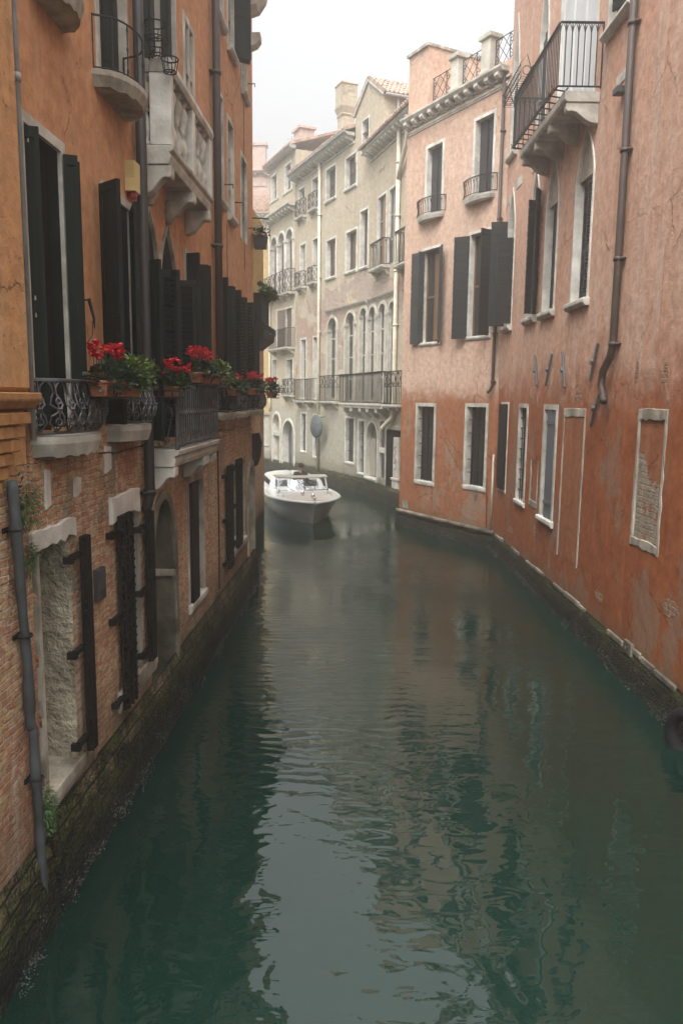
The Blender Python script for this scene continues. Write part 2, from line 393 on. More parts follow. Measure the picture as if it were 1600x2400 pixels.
def sill_part(F, o, mat, parent, ext=.1, out=.12, th=.1, name='sill'):
    mb = MB(); z = o.z0
    mb.extr_yz(F, [(-o.d, z + .004), (out * .9, z + .004), (out, z - .02), (out, z - th * .55), (out * .6, z - th), (.0, z - th), (-.01, z - th * .9), (-o.d, z - th * .5)], o.s0 - ext, o.s1 + ext)
    return mb.build(name, mat, parent, bevel=.008)

def pane(F, o, mat, root, name='window', bars=None, barmat=None):
    pts = o.out(); mb = MB()
    mb.prism([F.P(x, -o.d + .012, z) for x, z in pts], [F.P(x, -o.d - .03, z) for x, z in pts])
    w = mb.build(name, mat, root)
    if bars:
        nx, nz = bars; b = MB(); t = .028; y0, y1 = -o.d + .013, -o.d + .045
        zt = o.z1 if not o.arch else o.z1 - .02
        b.box(F, o.s0, o.s0 + .05, y0, y1, o.z0, zt if not o.arch else o.z1 - (o.rise or (o.s1 - o.s0) / 2)); b.box(F, o.s1 - .05, o.s1, y0, y1, o.z0, zt if not o.arch else o.z1 - (o.rise or (o.s1 - o.s0) / 2))
        for k in range(1, nx):
            x = o.s0 + (o.s1 - o.s0) * k / nx; b.box(F, x - t, x + t, y0, y1 + .004, o.z0, zt)
        for k in range(0, nz + 1):
            z = o.z0 + (zt - o.z0) * k / nz
            if o.arch and k == nz: continue
            b.box(F, o.s0 + .05, o.s1 - .05, y0, y1 - .003, max(o.z0, z - t), min(zt, z + t))
        b.build('sash', barmat or M['wood'], w)
    return w

def leaf(parent, F, s, z0, z1, w, ang, dirn, mat, style='panel', o=.03, name='shutter', th=.04, bend=None):
    """one shutter leaf hinged at s; dirn is the way it lies when closed; ang opens it outward"""
    a = math.radians(ang); e = F.ex * (dirn * math.cos(a)) + F.ey * math.sin(a)
    L = Frame(F.P(s, o, 0), e, F.ez.cross(e)); mb = MB()
    if style == 'plank':
        n = max(3, int((z1 - z0) / .16))
        for k in range(n):
            a0, a1 = z0 + (z1 - z0) * k / n, z0 + (z1 - z0) * (k + 1) / n
            mb.box(L, 0, w, -th / 2 + R.uniform(-.003, .003), th / 2 + R.uniform(-.003, .003), a0 + .007, a1 - .007)
        mb.box(L, .02, w - .02, -th / 2 + .008, th / 2 - .014, z0 + .01, z1 - .01)
    elif style == 'vplank':
        n = max(2, int(w / .09))
        for k in range(n):
            mb.box(L, w * k / n + .003, w * (k + 1) / n - .003, -th / 2, th / 2, z0, z1)
        for zz in (z0 + .3, z1 - .3): mb.box(L, .0, w, th / 2 + .001, th / 2 + .02, zz, zz + .07)
    else:
        t = min(.05, w * .22)
        mb.box(L, 0, t, -th / 2, th / 2, z0, z1); mb.box(L, w - t, w, -th / 2, th / 2, z0, z1)
        zz = [z0, z0 + (z1 - z0) * .42, z1]
        mb.box(L, t, w - t, -th / 2, th / 2, z0, z0 + .09); mb.box(L, t, w - t, -th / 2, th / 2, z1 - .08, z1); mb.box(L, t, w - t, -th / 2, th / 2, zz[1] - .045, zz[1] + .045)
        for a0, a1 in ((z0 + .09, zz[1] - .045), (zz[1] + .045, z1 - .08)):
            if style == 'louver':
                n = max(4, int((a1 - a0) / .06))
                for k in range(n):
                    q = a0 + (a1 - a0) * (k + .5) / n
                    mb.prism([L.P(t, -th / 2 + .004, q + .022), L.P(t, -th / 2 + .010, q + .028), L.P(t, th / 2 - .004, q - .022), L.P(t, th / 2 - .010, q - .028)],
                             [L.P(w - t, -th / 2 + .004, q + .022), L.P(w - t, -th / 2 + .010, q + .028), L.P(w - t, th / 2 - .004, q - .022), L.P(w - t, th / 2 - .010, q - .028)])
            else:
                mb.box(L, t, w - t, -th / 2 + .012, th / 2 - .012, a0, a1)
                if a1 - a0 > .2 and w - 2 * t > .08: mb.box(L, t + .025, w - t - .025, -th / 2 + .004, th / 2 - .004, a0 + .035, a1 - .035)
    return mb.build(name, mat, parent)

def win(root, F, o, fr='stone', gl='glass', fw=.09, sill=True, bars=(2, 3), barmat=None, proud=.03, sext=.1, sout=.12, name='window', sth=.1):
    w = pane(F, o, M[gl], root, name, bars, barmat)
    if fr: frame_part(F, o, M[fr], w, fw, proud)
    if sill: sill_part(F, o, M[fr or 'stone'], w, sext, sout, sth)
    return w

def grille(F, o, parent, nx=3, nz=7, y=None, mat='rust'):
    mb = MB(); y = -.05 if y is None else y
    for k in range(1, nx + 1):
        x = o.s0 + (o.s1 - o.s0) * k / (nx + 1); mb.tube([F.P(x, y, o.z0), F.P(x, y, o.z1)], .011, 5)
    for k in range(1, nz + 1):
        z = o.z0 + (o.z1 - o.z0) * k / (nz + 1); mb.tube([F.P(o.s0, y, z), F.P(o.s1, y, z)], .012, 5)
    return mb.build('grille', M[mat], parent)

def pipe(root, F, pts, r, mat, name='drainpipe', collars=()):
    mb = MB(); P3 = [F.P(*p) for p in pts]; mb.tube(P3, r, 10)
    for (x, y, z) in collars:
        mb.tube([F.P(x, y, z - .03), F.P(x, y, z + .03)], r * 1.25, 10); mb.box(F, x - r * 1.7, x + r * 1.7, 0., y, z - .012, z + .012)
    return mb.build(name, mat, root, smooth=True)

def footing(root, F, s0, s1, zt, out0, out1, seed=0, name='footing', ledge=None):
    """the wall's foot: rough, grown over with algae and shells"""
    n = max(8, int((s1 - s0) / .07)); m = 16; vs = []; fs = []
    for i in range(n + 1):
        s = s0 + (s1 - s0) * i / n
        for j in range(m + 1):
            t = j / m; z = -.6 + (zt + .6) * t
            p = F.P(s, 0, z)
            q = mnoise.noise(p * 2.1 + V((seed, 0, 0))) * .5 + mnoise.noise(p * 6.5 + V((0, seed, 0))) * .3 + mnoise.noise(p * 17.) * .2
            y = out1 + (out0 - out1) * t + .05 * q * (1.1 - t) + .012 * q
            if j == m: y = 0.
            elif j == m - 1: y = max(.012, y * .6)
            vs.append(F.P(s, max(y, .006) if j < m else y, z + (.05 * q if j >= m - 1 else 0)))
    for i in range(n):
        for j in range(m):
            a = i * (m + 1) + j; fs.append((a, a + m + 1, a + m + 2, a + 1))
    mb = MB(); mb.add(vs, fs)
    for s in (0, n):                           # close the two ends
        ring = [vs[s * (m + 1) + j] for j in range(m + 1)]
        mb.add(ring + [F.P(s0 if s == 0 else s1, -.02, -.6)], [tuple(range(m + 2))])
    return mb.build(name, M['moss'], root, smooth=False, fix=False)

def shells(root, F, s0, s1, out, seed, n):
    rr = random.Random(seed); mb = MB()
    for k in range(n):
        s = rr.uniform(s0, s1); z = rr.gauss(.10, .10)
        if mnoise.noise(V((s * 1.7, z * 2.5, seed))) < .12: continue
        y = out + rr.uniform(-.01, .03); r = rr.uniform(.005, .014)
        c = F.P(s, y, z); a = V((rr.gauss(0, 1), rr.gauss(0, 1), rr.gauss(0, 1))).normalized() * r; b = a.orthogonal().normalized() * r * .6; d = a.cross(b).normalized() * r * .5
        mb.add([c + a, c - a, c + b, c - b, c + d, c - d], [(0, 2, 4), (2, 1, 4), (1, 3, 4), (3, 0, 4), (2, 0, 5), (1, 2, 5), (3, 1, 5), (0, 3, 5)])
    o = mb.build('shell_crust', M['shell'], root); o['kind'] = 'stuff'; return o

# ------------------------------------------------------------------ balconies and rails
def bow(F, s0, s1, b, n=14, y0=0., k=.42):
    pts = []
    for i in range(n + 1):
        t = i / n; q = math.sin(PI * t) ** k
        pts.append((s0 + (s1 - s0) * t, y0 + b * q))
    return pts

def slab_bow(root, F, s0, s1, b, z0, z1, mat, scal=0., name='balcony'):
    mb = MB(); up = bow(F, s0, s1, b, 20); lo = bow(F, s0 + .05, s1 - .05, b * .88, 20)
    for (A, za), (B, zb) in (((up, z1), (up, z1 - (z1 - z0) * .35)), ((up, z1 - (z1 - z0) * .35), (lo, z0))):
        for i in range(20):
            ss = scal * math.sin(i * 1.9) if zb == z0 else 0; s2 = scal * math.sin((i + 1) * 1.9) if zb == z0 else 0
            mb.quad(F.P(*A[i], za), F.P(*A[i + 1], za), F.P(*B[i + 1], zb + s2), F.P(*B[i], zb + ss))
    mb.add([F.P(*p, z1) for p in up], [tuple(range(21))]); mb.add([F.P(*p, z0 - .004) for p in lo], [tuple(range(21))])
    return mb.build(name, mat, root, fix=True)

def rail_path(F, pts):
    """points at even spacing along a plan path"""
    P2 = [V((p[0], p[1])) for p in pts]; L = [0]
    for a, b in zip(P2, P2[1:]): L.append(L[-1] + (b - a).length)
    def at(d):
        d = max(0, min(L[-1], d))
        for i in range(len(P2) - 1):
            if d <= L[i + 1] + 1e-9:
                t = 0 if L[i + 1] == L[i] else (d - L[i]) / (L[i + 1] - L[i]); q = P2[i].lerp(P2[i + 1], t); tg = (P2[i + 1] - P2[i]).normalized(); return q, tg
        return P2[-1], (P2[-1] - P2[-2]).normalized()
    return L[-1], at

def railing(parent, F, plan, z0, z1, style='bar', sp=.1, r=.008, mat='iron', bulge=0., rr=.014, name='railing'):
    mb = MB(); tot, at = rail_path(F, plan); H = z1 - z0
    def q(d, off, z):
        p, t = at(d); nn = V((-t.y, t.x))
        if nn.y < 0 and abs(t.x) > .3: nn = -nn
        return F.P(p.x + nn.x * off, p.y + nn.y * off, z)
    n = max(2, int(tot / sp)); m = max(2, int(tot / .06))
    for z, k in ((z1, 1.), (z0 + .03, .75)):
        mb.tube([q(tot * i / m, 0, z) for i in range(m + 1)], rr * k, 6)
    def bprof(t): return bulge * (math.sin(PI * min(1, t * 1.25)) if t < .8 else 0) * (1 - t) ** .3
    for i in range(n + 1):
        d = tot * i / n
        if style in ('bar', 'xtop', 'arch'):
            mb.tube([q(d, bprof(t), z0 + .03 + (H - .03) * t) for t in ([0, 1] if not bulge else [0, .2, .4, .6, .8, 1])], r, 5)
        if style == 'arch' and i < n:         # little pointed arches under the top rail
            w = tot / n
            mb.tube([q(d, 0, z1 - .16), q(d + w * .2, 0, z1 - .07), q(d + w * .5, 0, z1 - .01), q(d + w * .8, 0, z1 - .07), q(d + w, 0, z1 - .16)], r * .8, 4)
        if style == 'turned':
            mb.lathe(Frame(q(d, 0, 0), F.ex, F.ey), 0, 0, [(r * .8, z0 + .03), (r * 1.7, z0 + .06), (r * .9, z0 + .1), (r * 1.3, z0 + H * .3), (r * .9, z0 + H * .5), (r * 1.9, z0 + H * .54), (r * .8, z0 + H * .6), (r * 1.1, z0 + H * .85), (r * 1.6, z1 - .05), (r * .8, z1)], 6)
        if style == 'ornate' and i < n:       # cast vase shapes: two mirrored curves, rings inside
            w = tot / n * .44; c = d + tot / n / 2
            prof = [(0, .0), (.35, .07), (.95, .2), (.7, .33), (.3, .4), (.25, .46), (.75, .55), (.6, .66), (.2, .78), (.35, .9), (.9, 1.)]
            for sg in (-1, 1):
                mb.tube([q(c + sg * w * x, bprof(t), z0 + .03 + (H - .04) * t) for x, t in prof], r, 4)
            for tc, rad in ((.2, .5), (.56, .4)):
                cc = q(c, bprof(tc), z0 + .03 + H * tc); e1 = (q(c + .01, bprof(tc), 0) - q(c - .01, bprof(tc), 0)).normalized()
                mb.ring(cc, e1, (0, 0, 1), w * rad, r * .8, 10, 4)
            mb.tube([q(c, bprof(t), z0 + .03 + H * t) for t in (0, .3, .62, .97)], r * .7, 4)
            mb.ring(q(c, bprof(.44), z0 + .03 + H * .43), F.ex, F.ey, r * 2.2, r, 6, 4)
    if style == 'xtop':
        zc = z0 + H * .55; k = max(1, int(tot / .45))
        mb.tube([q(tot * i / m, 0, zc) for i in range(m + 1)], r * 1.2, 5)
        for i in range(k):
            a, b = tot * i / k, tot * (i + 1) / k
            mb.tube([q(a, 0, zc), q(b, 0, z1)], r, 4); mb.tube([q(b, 0, zc), q(a, 0, z1)], r, 4)
    if style == 'lattice':
        k = max(2, int(tot / (H * .36)))
        for i in range(-2, k + 2):
            for sg in (-1, 1):
                a = tot * i / k; b = a + sg * tot * 2 / k; pts = []
                for t in [j / 8 for j in range(9)]:
                    dd = a + (b - a) * t
                    if 0 <= dd <= tot: pts.append(q(dd, 0, z0 + .03 + (H - .03) * t))
                if len(pts) > 1: mb.tube(pts, r, 4)
        for i in range(0, k + 1, 2):
            d = tot * i / k; mb.tube([q(d, 0, z0), q(d, 0, z1)], r * 1.4, 5)
            if i < k:
                for zc in (z0 + H * .25, z0 + H * .75):
                    e1 = (q(d + .02, 0, 0) - q(d, 0, 0)).normalized() if d < tot else F.ex
                    mb.ring(q(d + .06, 0, zc), e1, (0, 0, 1), .05, r, 9, 4)
    if style == 'cross':
        k = max(1, int(tot / .28))
        for i in range(k):
            a, b = tot * i / k, tot * (i + 1) / k
            mb.tube([q(a, 0, z0), q(b, 0, z1)], r, 4); mb.tube([q(b, 0, z0), q(a, 0, z1)], r, 4)
            mb.tube([q(a, 0, z0), q(a, 0, z1)], r, 4); mb.tube([q((a + b) / 2, 0, z0), q((a + b) / 2, 0, z1)], r, 4)
            mb.tube([q(a, 0, (z0 + z1) / 2), q(b, 0, (z0 + z1) / 2)], r, 4)
    for d in (0, tot): mb.tube([q(d, 0, z0), q(d, 0, z1 + .01)], rr, 6)
    return mb.build(name, M[mat], parent)

def bracket(root, F, s, w, out, zt, h, mat, name='bracket'):
    mb = MB(); pts = [(0, zt), (out, zt), (out, zt - h * .32), (out * .96, zt - h * .42), (out * .80, zt - h * .40), (out * .68, zt - h * .46), (out * .52, zt - h * .66), (out * .38, zt - h * .84), (out * .2, zt - h * .95), (0, zt - h)]
    mb.extr_yz(F, pts, s - w / 2, s + w / 2)
    return mb.build(name, mat, root, bevel=.01)

def cornice(root, F, s0, s1, z, out, n, mat, name='cornice', rr=.05, th=.09, ch=.16):
    mb = MB()
    mb.extr_yz(F, [(0, z), (out, z), (out, z - th * .4), (out * .8, z - th), (.0, z - th)], s0, s1)
    mb.extr_yz(F, [(0, z - th - ch - .02), (.05, z - th - ch - .02), (.05, z - th - ch - .08), (0, z - th - ch - .08)], s0, s1)
    for k in range(n):
        s = s0 + (s1 - s0) * (k + .5) / n; w = min(.16, (s1 - s0) / n * .45)
        zt = z - th - .001
        mb.extr_yz(F, [(0, zt), (out * .85, zt), (out * .88, zt - ch * .35), (out * .7, zt - ch * .62), (out * .4, zt - ch * .7), (0, zt - ch)], s - w / 2, s + w / 2)
    return mb.build(name, mat, root)

def tile_roof(root, a, b, c, d, name='roof', period=.2, amp=.045, row=.34):
    """corrugated tile sheet: a-b along the eave, d-c along the ridge, stepped rows"""
    a, b, c, d = map(V, (a, b, c, d)); nrm = (b - a).cross(d - a).normalized()
    if nrm.z < 0: nrm = -nrm
    nu = max(8, int((b - a).length / period) * 6); nv = max(2, int((d - a).length / row)); vs = []; fs = []
    rows = []
    for j in range(nv):
        for e in (0, 1):
            t = (j + e) / nv; r = []
            for i in range(nu + 1):
                u = i / nu; p = a.lerp(b, u).lerp(d.lerp(c, u), t)
                w = math.cos(u * (b - a).length / period * 2 * PI)
                hsh = mnoise.noise(V((int(u * (b - a).length / period + .25) * 1.7, j * 2.3, 1.))) * .02
                r.append(p + nrm * (amp * (w if w > -.3 else -.3) + (.035 if e == 0 else 0.) + hsh + .05))
            rows.append(r)
    n = nu + 1
    for r in rows: vs += r
    for k in range(len(rows) - 1):
        for i in range(nu): q = k * n + i; fs.append((q, q + 1, q + n + 1, q + n))
    mb = MB(); mb.add(vs, fs)
    mb.quad(a, b, c, d)                         # underside
    for k in range(nu): mb.quad(rows[0][k], rows[0][k + 1], a.lerp(b, (k + 1) / nu), a.lerp(b, k / nu))
    mb.quad(a, d, rows[-1][0], rows[0][0]); mb.quad(b, c, rows[-1][-1], rows[0][-1])
    return mb.build(name, M['tile'], root, fix=False)
# re-anchor the cream house's bend
FA = wall_frame((1.04, 33.6), (.3, -1), True); FB = wall_frame((1.04, 33.6), (-.43, 1), False)
FC = Frame(FB.P(0, .03, 0), FB.ex, FB.ey)

BRK = ((.58, .26, .13), (.66, .44, .24), (.68, .61, .50), (.68, .52, .29), (.40, .16, .10))
BRKW = ((.44, .32, .25), (.48, .42, .35), (.50, .47, .42), (.5, .46, .40), (.46, .25, .18))
M['L'] = facade('orange_stucco_over_brick', FL.ex, ((.56, .285, .145), (.50, .24, .112), (.47, .28, .17)), brick=BRK, bmode=('below', 3.82), moss=.78, patch=(.40, .32, .23), brow=.062, streak=.45)
M['L0'] = facade('ochre_stucco_over_brick', FL.ex, ((.52, .29, .13), (.55, .28, .13), (.46, .29, .17)), brick=BRK, bmode=('below', 3.6), moss=.7, patch=(.36, .23, .15), brow=.062, streak=.5)
M['L2'] = facade('yellow_side_house', FL.ex, ((.5, .34, .12), (.45, .28, .1), (.38, .25, .12)), brick=BRK, bmode=('below', 7.0), moss=.7, brow=.06)
M['R'] = facade('salmon_and_red_stucco', FR.ex, ((.56, .35, .255), (.52, .295, .20), (.57, .42, .335)), low=((.33, .105, .038), (.25, .072, .026), (.41, .165, .075)), zl=4.6, lamp=1.25, lw=.75, moss=.42, mossamp=.12, streak=.75, lowgrey=(.33, .2, .13))
M['P'] = facade('pink_stucco', FP.ex, ((.57, .40, .305), (.53, .345, .25), (.58, .455, .37)), low=((.34, .14, .066), (.29, .11, .05), (.40, .20, .115)), zl=4.35, lamp=.45, lw=.35, moss=.42, mossamp=.1, streak=.5, lowgrey=(.40, .27, .19))
M['A'] = facade('cream_stucco_bend', FA.ex, ((.47, .40, .295), (.43, .36, .265), (.50, .45, .36)), low=((.38, .355, .285), (.33, .31, .25), (.42, .395, .33)), zl=3.5, lamp=.25, lw=.15, brick=BRKW, bmode=('band', 5.4, 9.4, .81), moss=.75, brow=.075, mossamp=.3)
M['B'] = facade('cream_stucco', FB.ex, ((.47, .40, .295), (.43, .36, .265), (.50, .45, .36)), low=((.38, .355, .285), (.33, .31, .25), (.42, .395, .33)), zl=3.5, lamp=.25, lw=.15, brick=BRKW, bmode=('band', 5.4, 9.7, .81), moss=.75, brow=.075, mossamp=.3)
M['C'] = facade('buff_stucco', FC.ex, ((.47, .41, .30), (.43, .37, .27), (.49, .44, .36)), low=((.44, .41, .33), (.40, .37, .30), (.48, .45, .37)), zl=3.7, lamp=.2, lw=.1, moss=.7)
M['Y'] = facade('yellow_stucco', FY.ex, ((.54, .40, .2), (.5, .37, .18), (.53, .42, .26)), low=((.47, .44, .36), (.43, .40, .33), (.5, .47, .4)), zl=3.25, lamp=.02, lw=.03, moss=.6)
M['D'] = facade('haze_paled_pink_stucco', FY.ex, ((.55, .40, .34), (.52, .38, .32), (.5, .44, .39)), moss=-5)  # pink paled and greyed in colour to add to the haze
M['blind'] = facade('bricked_up_fill', FR.ex, ((.33, .125, .055), (.27, .095, .042), (.38, .18, .10)), moss=-5, brick=((.30, .12, .055), (.26, .13, .07), (.36, .31, .24), (.33, .26, .19), (.3, .16, .1)), bmode=('band', 3.3, 4.6, .80), brow=.075)
M['blind2'] = facade('bricked_up_fill_pale', FR.ex, ((.33, .125, .055), (.27, .095, .042), (.38, .18, .10)), moss=-5, brick=((.36, .3, .23), (.32, .25, .18), (.4, .36, .28), (.38, .32, .24), (.3, .24, .18)), bmode=('band', 2.0, 3.6, .80), brow=.09)

# ================================================================== the orange house on the left
LE = 17.3
hl = thing('orange_house', 'orange stucco house with crumbling brick ground floor and green shutters, left bank', 'house', FL.P(5.8, 0, 0))
D1 = Op(5.90, 6.60, 3.93, 6.16, d=.12); D2 = Op(7.66, 8.42, 3.93, 6.12, d=.1)
A1 = Op(8.84, 9.48, 3.7, 6.32, 'point', .03, .55); A2 = Op(9.62, 10.34, 3.7, 6.29, 'point', .03, .55)
J = Op(10.96, 11.72, 3.93, 6.12, d=.1); LL = Op(13.12, 13.86, 3.93, 6.12, d=.1); LM = Op(14.46, 15.2, 3.93, 6.1, d=.1); LN = Op(16.1, 16.85, 3.93, 6.08, d=.1)
T2 = Op(7.66, 8.46, 7.17, 9.9, d=.1); T3 = Op(8.98, 9.78, 6.95, 9.95, d=.1); T3b = Op(9.82, 10.58, 6.95, 9.95, d=.1); T4 = Op(11.1, 11.6, 7.3, 9.2, d=.03)
T1 = Op(6.12, 6.78, 7.36, 9.8, d=.1)
E1 = Op(13.06, 13.8, 7.47, 9.14, d=.09); E2 = Op(14.28, 14.82, 7.42, 9.02, d=.08); E3 = Op(15.72, 16.36, 7.29, 8.84, d=.09)
U1 = Op(13.12, 13.95, 10.35, 12.3, d=.09); U2 = Op(14.4, 15.0, 10.27, 12.1, d=.09); U3 = Op(15.86, 16.46, 10.1, 11.46, d=.08)
G1 = Op(5.83, 6.50, .98, 3.0, d=.34); G2 = Op(8.04, 8.52, 1.14, 2.94, d=.3); GA = Op(8.98, 10.02, -.35, 2.93, 'round', .36, .85)
G3 = Op(10.86, 11.84, 1.2, 2.97, d=.3); G4 = Op(14.0, 15.86, 1.32, 2.93, d=.4); GB = Op(16.35, 17.08, .8, 2.75, 'round', .3)
PL = Op(7.05, 7.21, 2.29, 2.56, d=.03)
wall(hl, FL, 5.79, LE, -.6, 13.2, [D1, D2, A1, A2, J, LL, LM, LN, T1, T2, T3, T3b, T4, E1, E2, E3, U1, U2, U3, G1, G2, GA, G3, G4, GB], M['L'])
mb = MB(); mb.extr_yz(FL, [(-6.5, 13.21), (.45, 13.21), (.5, 13.3), (.45, 13.4), (-6.5, 14.6)], 5.8, LE + .1); mb.build('roof', M['tile'], hl)
mb = MB(); mb.extr_yz(FL, [(0, 12.0), (.16, 12.05), (.3, 12.25), (.34, 12.4), (0, 12.4)], LE - .5, LE + .02); mb.build('eave_stone', M['stone'], hl)
mb = MB(); mb.extr_yz(FL, [(0, 11.35), (.12, 11.4), (.2, 11.5), (.2, 11.62), (0, 11.62)], LE - .25, LE + .02); mb.build('eave_stone', M['stone'], hl)
footing(hl, FL, 5.79, LE, .78, .03, .20, 3); shells(hl, FL, 5.8, LE, .19, 5, 2200)

for o, sv in ((D1, 0), (D2, 1), (J, 2), (LL, 3), (LM, 4), (LN, 5)):
    w = pane(FL, o, M['dark'], hl, 'french_door'); frame_part(FL, o, M['stone'], w, .08, .025, 'frame', .01); frame_part(FL, o, M['green'], w, -.003, -.011, 'door_lining')
    st = ('panel', 'panel', 'panel', 'panel', 'louver', 'louver')[sv]
    wl = (o.s1 - o.s0) * .22
    if sv == 0:
        leaf(w, FL, o.s0 + .03, o.z0, o.z1 - .02, .16, 70, 1, M['green'], st, -.05)
        leaf(w, FL, o.s1 + .02, o.z0, o.z1 - .02, .11, 112, -1, M['green'], st)
        leaf(w, FL, o.s1 + .12, o.z0, o.z1 - .04, .09, 118, -1, M['green'], st)
        b = MB(); b.tube([FL.P(5.96, .03, 3.93), FL.P(5.96, .03, 6.1)], .012, 6); b.build('door_edge', M['stone'], w)
        b = MB(); b.tube([FL.P(6.86, .03, 3.95), FL.P(6.86, .03, 6.0)], .008, 5); b.tube([FL.P(6.86, .03, 5.0), FL.P(6.9, .10, 5.03), FL.P(6.93, .13, 4.86), FL.P(6.93, .13, 4.78)], [.012, .02, .012, .005], 6)
        b.tube([FL.P(6.87, .04, 4.6), FL.P(6.95, .1, 4.72), FL.P(6.92, .12, 4.85)], .004, 4); b.build('shutter_catch', M['iron'], w)
    elif sv == 1:
        leaf(w, FL, o.s0 - .16, o.z0, o.z1 + .02, .30, 130, 1, M['green'], st)
        leaf(w, FL, o.s1 + .0, o.z0, o.z1 - .02, .5, 22, -1, M['green'], st)
    else:
        leaf(w, FL, o.s0 - .02, o.z0, o.z1 + .02, wl * 1.2, 112, 1, M['green'], st)
        leaf(w, FL, o.s1 - .16, o.z0, o.z1 - .02, wl, 105, -1, M['green'], st)
        leaf(w, FL, o.s1 + .02, o.z0, o.z1 + .0, wl, 118, -1, M['green'], st)
for o in (A1, A2):
    w = pane(FL, o, M['dark'], hl, 'arched_window'); frame_part(FL, o, M['stone2'], w, .05, .03)
    c = (o.s0 + o.s1) / 2
    b = MB(); b.lathe(Frame(FL.P(c, .03, 0), FL.ex, FL.ey), 0, 0, [(.05, o.z1 + .03), (.06, o.z1 + .09), (.11, o.z1 + .16), (.08, o.z1 + .21), (.09, o.z1 + .26), (.03, o.z1 + .31)], 8); b.build('finial', M['stone2'], w, smooth=True)
    leaf(w, FL, o.s0 + .0, 3.7, 5.68, .26, 122, 1, M['green'], 'panel' if o is A1 else 'louver')
    leaf(w, FL, o.s1 + .02, 3.7, 5.70, .24, 104, -1, M['green'], 'louver')
    if o is A2: leaf(w, FL, o.s1 + .28, 3.7, 5.68, .24, 112, -1, M['green'], 'louver')
for o, gl in ((T1, 'dim'), (T2, 'dim'), (T4, 'dim'), (E1, 'dim'), (E2, 'dim'), (E3, 'dim'), (U1, 'dim'), (U2, 'dim'), (U3, 'dim')):
    w = win(hl, FL, o, 'stone', gl, .07, o.z0 > 7.4 or o.z0 > 10, (2, 3), M['stone2'], .02, .06, .10, sth=.12)
    if o in (E1, E2, E3, U2, U3):
        b = MB()
        for zz in (o.z0 + .35,): b.tube([FL.P(o.s1 + .12, 0, zz), FL.P(o.s1 + .12, .16, zz), FL.P(o.s1 + .12, .16, zz - .06)], .011, 5)
        b.build('shutter_hook', M['iron'], w)
    if o is T2: leaf(w, FL, o.s0, o.z0, o.z1, .22, 40, 1, M['green'], 'panel', -.02)
    if o is U2:
        leaf(w, FL, o.s1 + .02, o.z0 + .05, o.z1, .3, 120, -1, M['green'], 'panel'); leaf(w, FL, o.s1 + .2, o.z0 + .05, o.z1, .26, 125, -1, M['green'], 'panel')
for o in (T3, T3b):
    w = pane(FL, o, M['dark'], hl, 'french_door'); frame_part(FL, o, M['stone'], w, .05, .02)
    leaf(w, FL, o.s0 + .02, o.z0, o.z1 - .02, (o.s1 - o.s0) * .46, 12, 1, M['green'], 'panel', -.05); leaf(w, FL, o.s1 - .02, o.z0, o.z1 - .02, (o.s1 - o.s0) * .46, 8, -1, M['green'], 'panel', -.05)
# ground-floor openings
def lintel(parent, F, s0, s1, z0, z1, mat='stone', out=.03, jag=.03, name='lintel'):
    b = MB(); n = 10; top = []; bot = []
    for k in range(n + 1):
        s = s0 + (s1 - s0) * k / n
        top.append((s, z1 + R.uniform(-jag, jag) * .5)); bot.append((s, z0 + R.uniform(-jag, jag)))
    b.extr_xz(F, top + bot[::-1], -.02, out); return b.build(name, M[mat], parent, bevel=.008)
def iron_leaf(parent, s0, s1, z0, z1, o=.05, n=22):
    b = MB(); b.box(FL, s0, s1, o, o + .03, z0, z1)
    for k in range(n):
        z = z0 + (z1 - z0) * (k + .5) / n
        b.box(FL, s0 - .02, s1 + .015, o + .031, o + .05, z - .012, z + .012)
    for k in range(3): b.box(FL, s0 + (s1 - s0) * (k + .5) / 3 - .012, s0 + (s1 - s0) * (k + .5) / 3 + .012, o + .031, o + .06, z0, z1)
    for z in (z0 + .15, (z0 + z1) / 2, z1 - .15):
        b.box(FL, s0 - .2, s0, o - .02, o + .02, z - .025, z + .025); b.box(FL, s0 - .22, s0 - .17, o - .06, o + .02, z - .05, z + .012)
    return b.build('iron_shutter', M['rust'], parent)
def lining(o, mat, parent): return frame_part(FL, o, M[mat], parent, -.002, -.004, 'jamb_lining')
w = pane(FL, G1, M['roughplaster'], hl, 'blocked_window'); lining(G1, 'roughplaster', w); lintel(w, FL, 5.72, 6.60, 3.0, 3.16, 'stone3', .03, .025); iron_leaf(w, 6.58, 6.72, 1.0, 2.98)
sill_part(FL, G1, M['stone2'], w, .1, .04, .16)
b = MB(); b.extr_xz(FL, [(5.78 + .02 * math.sin(k * 2.1), .98 + 2.0 * k / 12) for k in range(13)] + [(5.832, .98 + 2.0 * (12 - k) / 12) for k in range(13)], -.2, .02); b.build('jamb', M['stone2'], w)
w = pane(FL, G2, M['oldwood'], hl, 'boarded_window'); lining(G2, 'oldwood', w); lintel(w, FL, 7.52, 8.46, 2.95, 3.2, 'stone3', .035, .03); iron_leaf(w, 7.62, 8.0, .95, 3.0); iron_leaf(w, 8.55, 8.76, 1.15, 2.9)
sill_part(FL, G2, M['stone2'], w, .45, .05, .22)
M['gate'] = facade('old_gate_plaster', FL.ex, ((.36, .32, .24), (.27, .24, .18), (.40, .33, .22)), moss=.55, mossamp=.12)
w = pane(FL, GA, M['gate'], hl, 'walled_up_water_gate'); lining(GA, 'gate', w); frame_part(FL, GA, M['stained'], w, .12, .03, 'arch_surround')
b = MB(); b.box(FL, 9.96, 10.03, -.35, .02, 1.84, 1.92); b.build('ledge', M['stone2'], w)
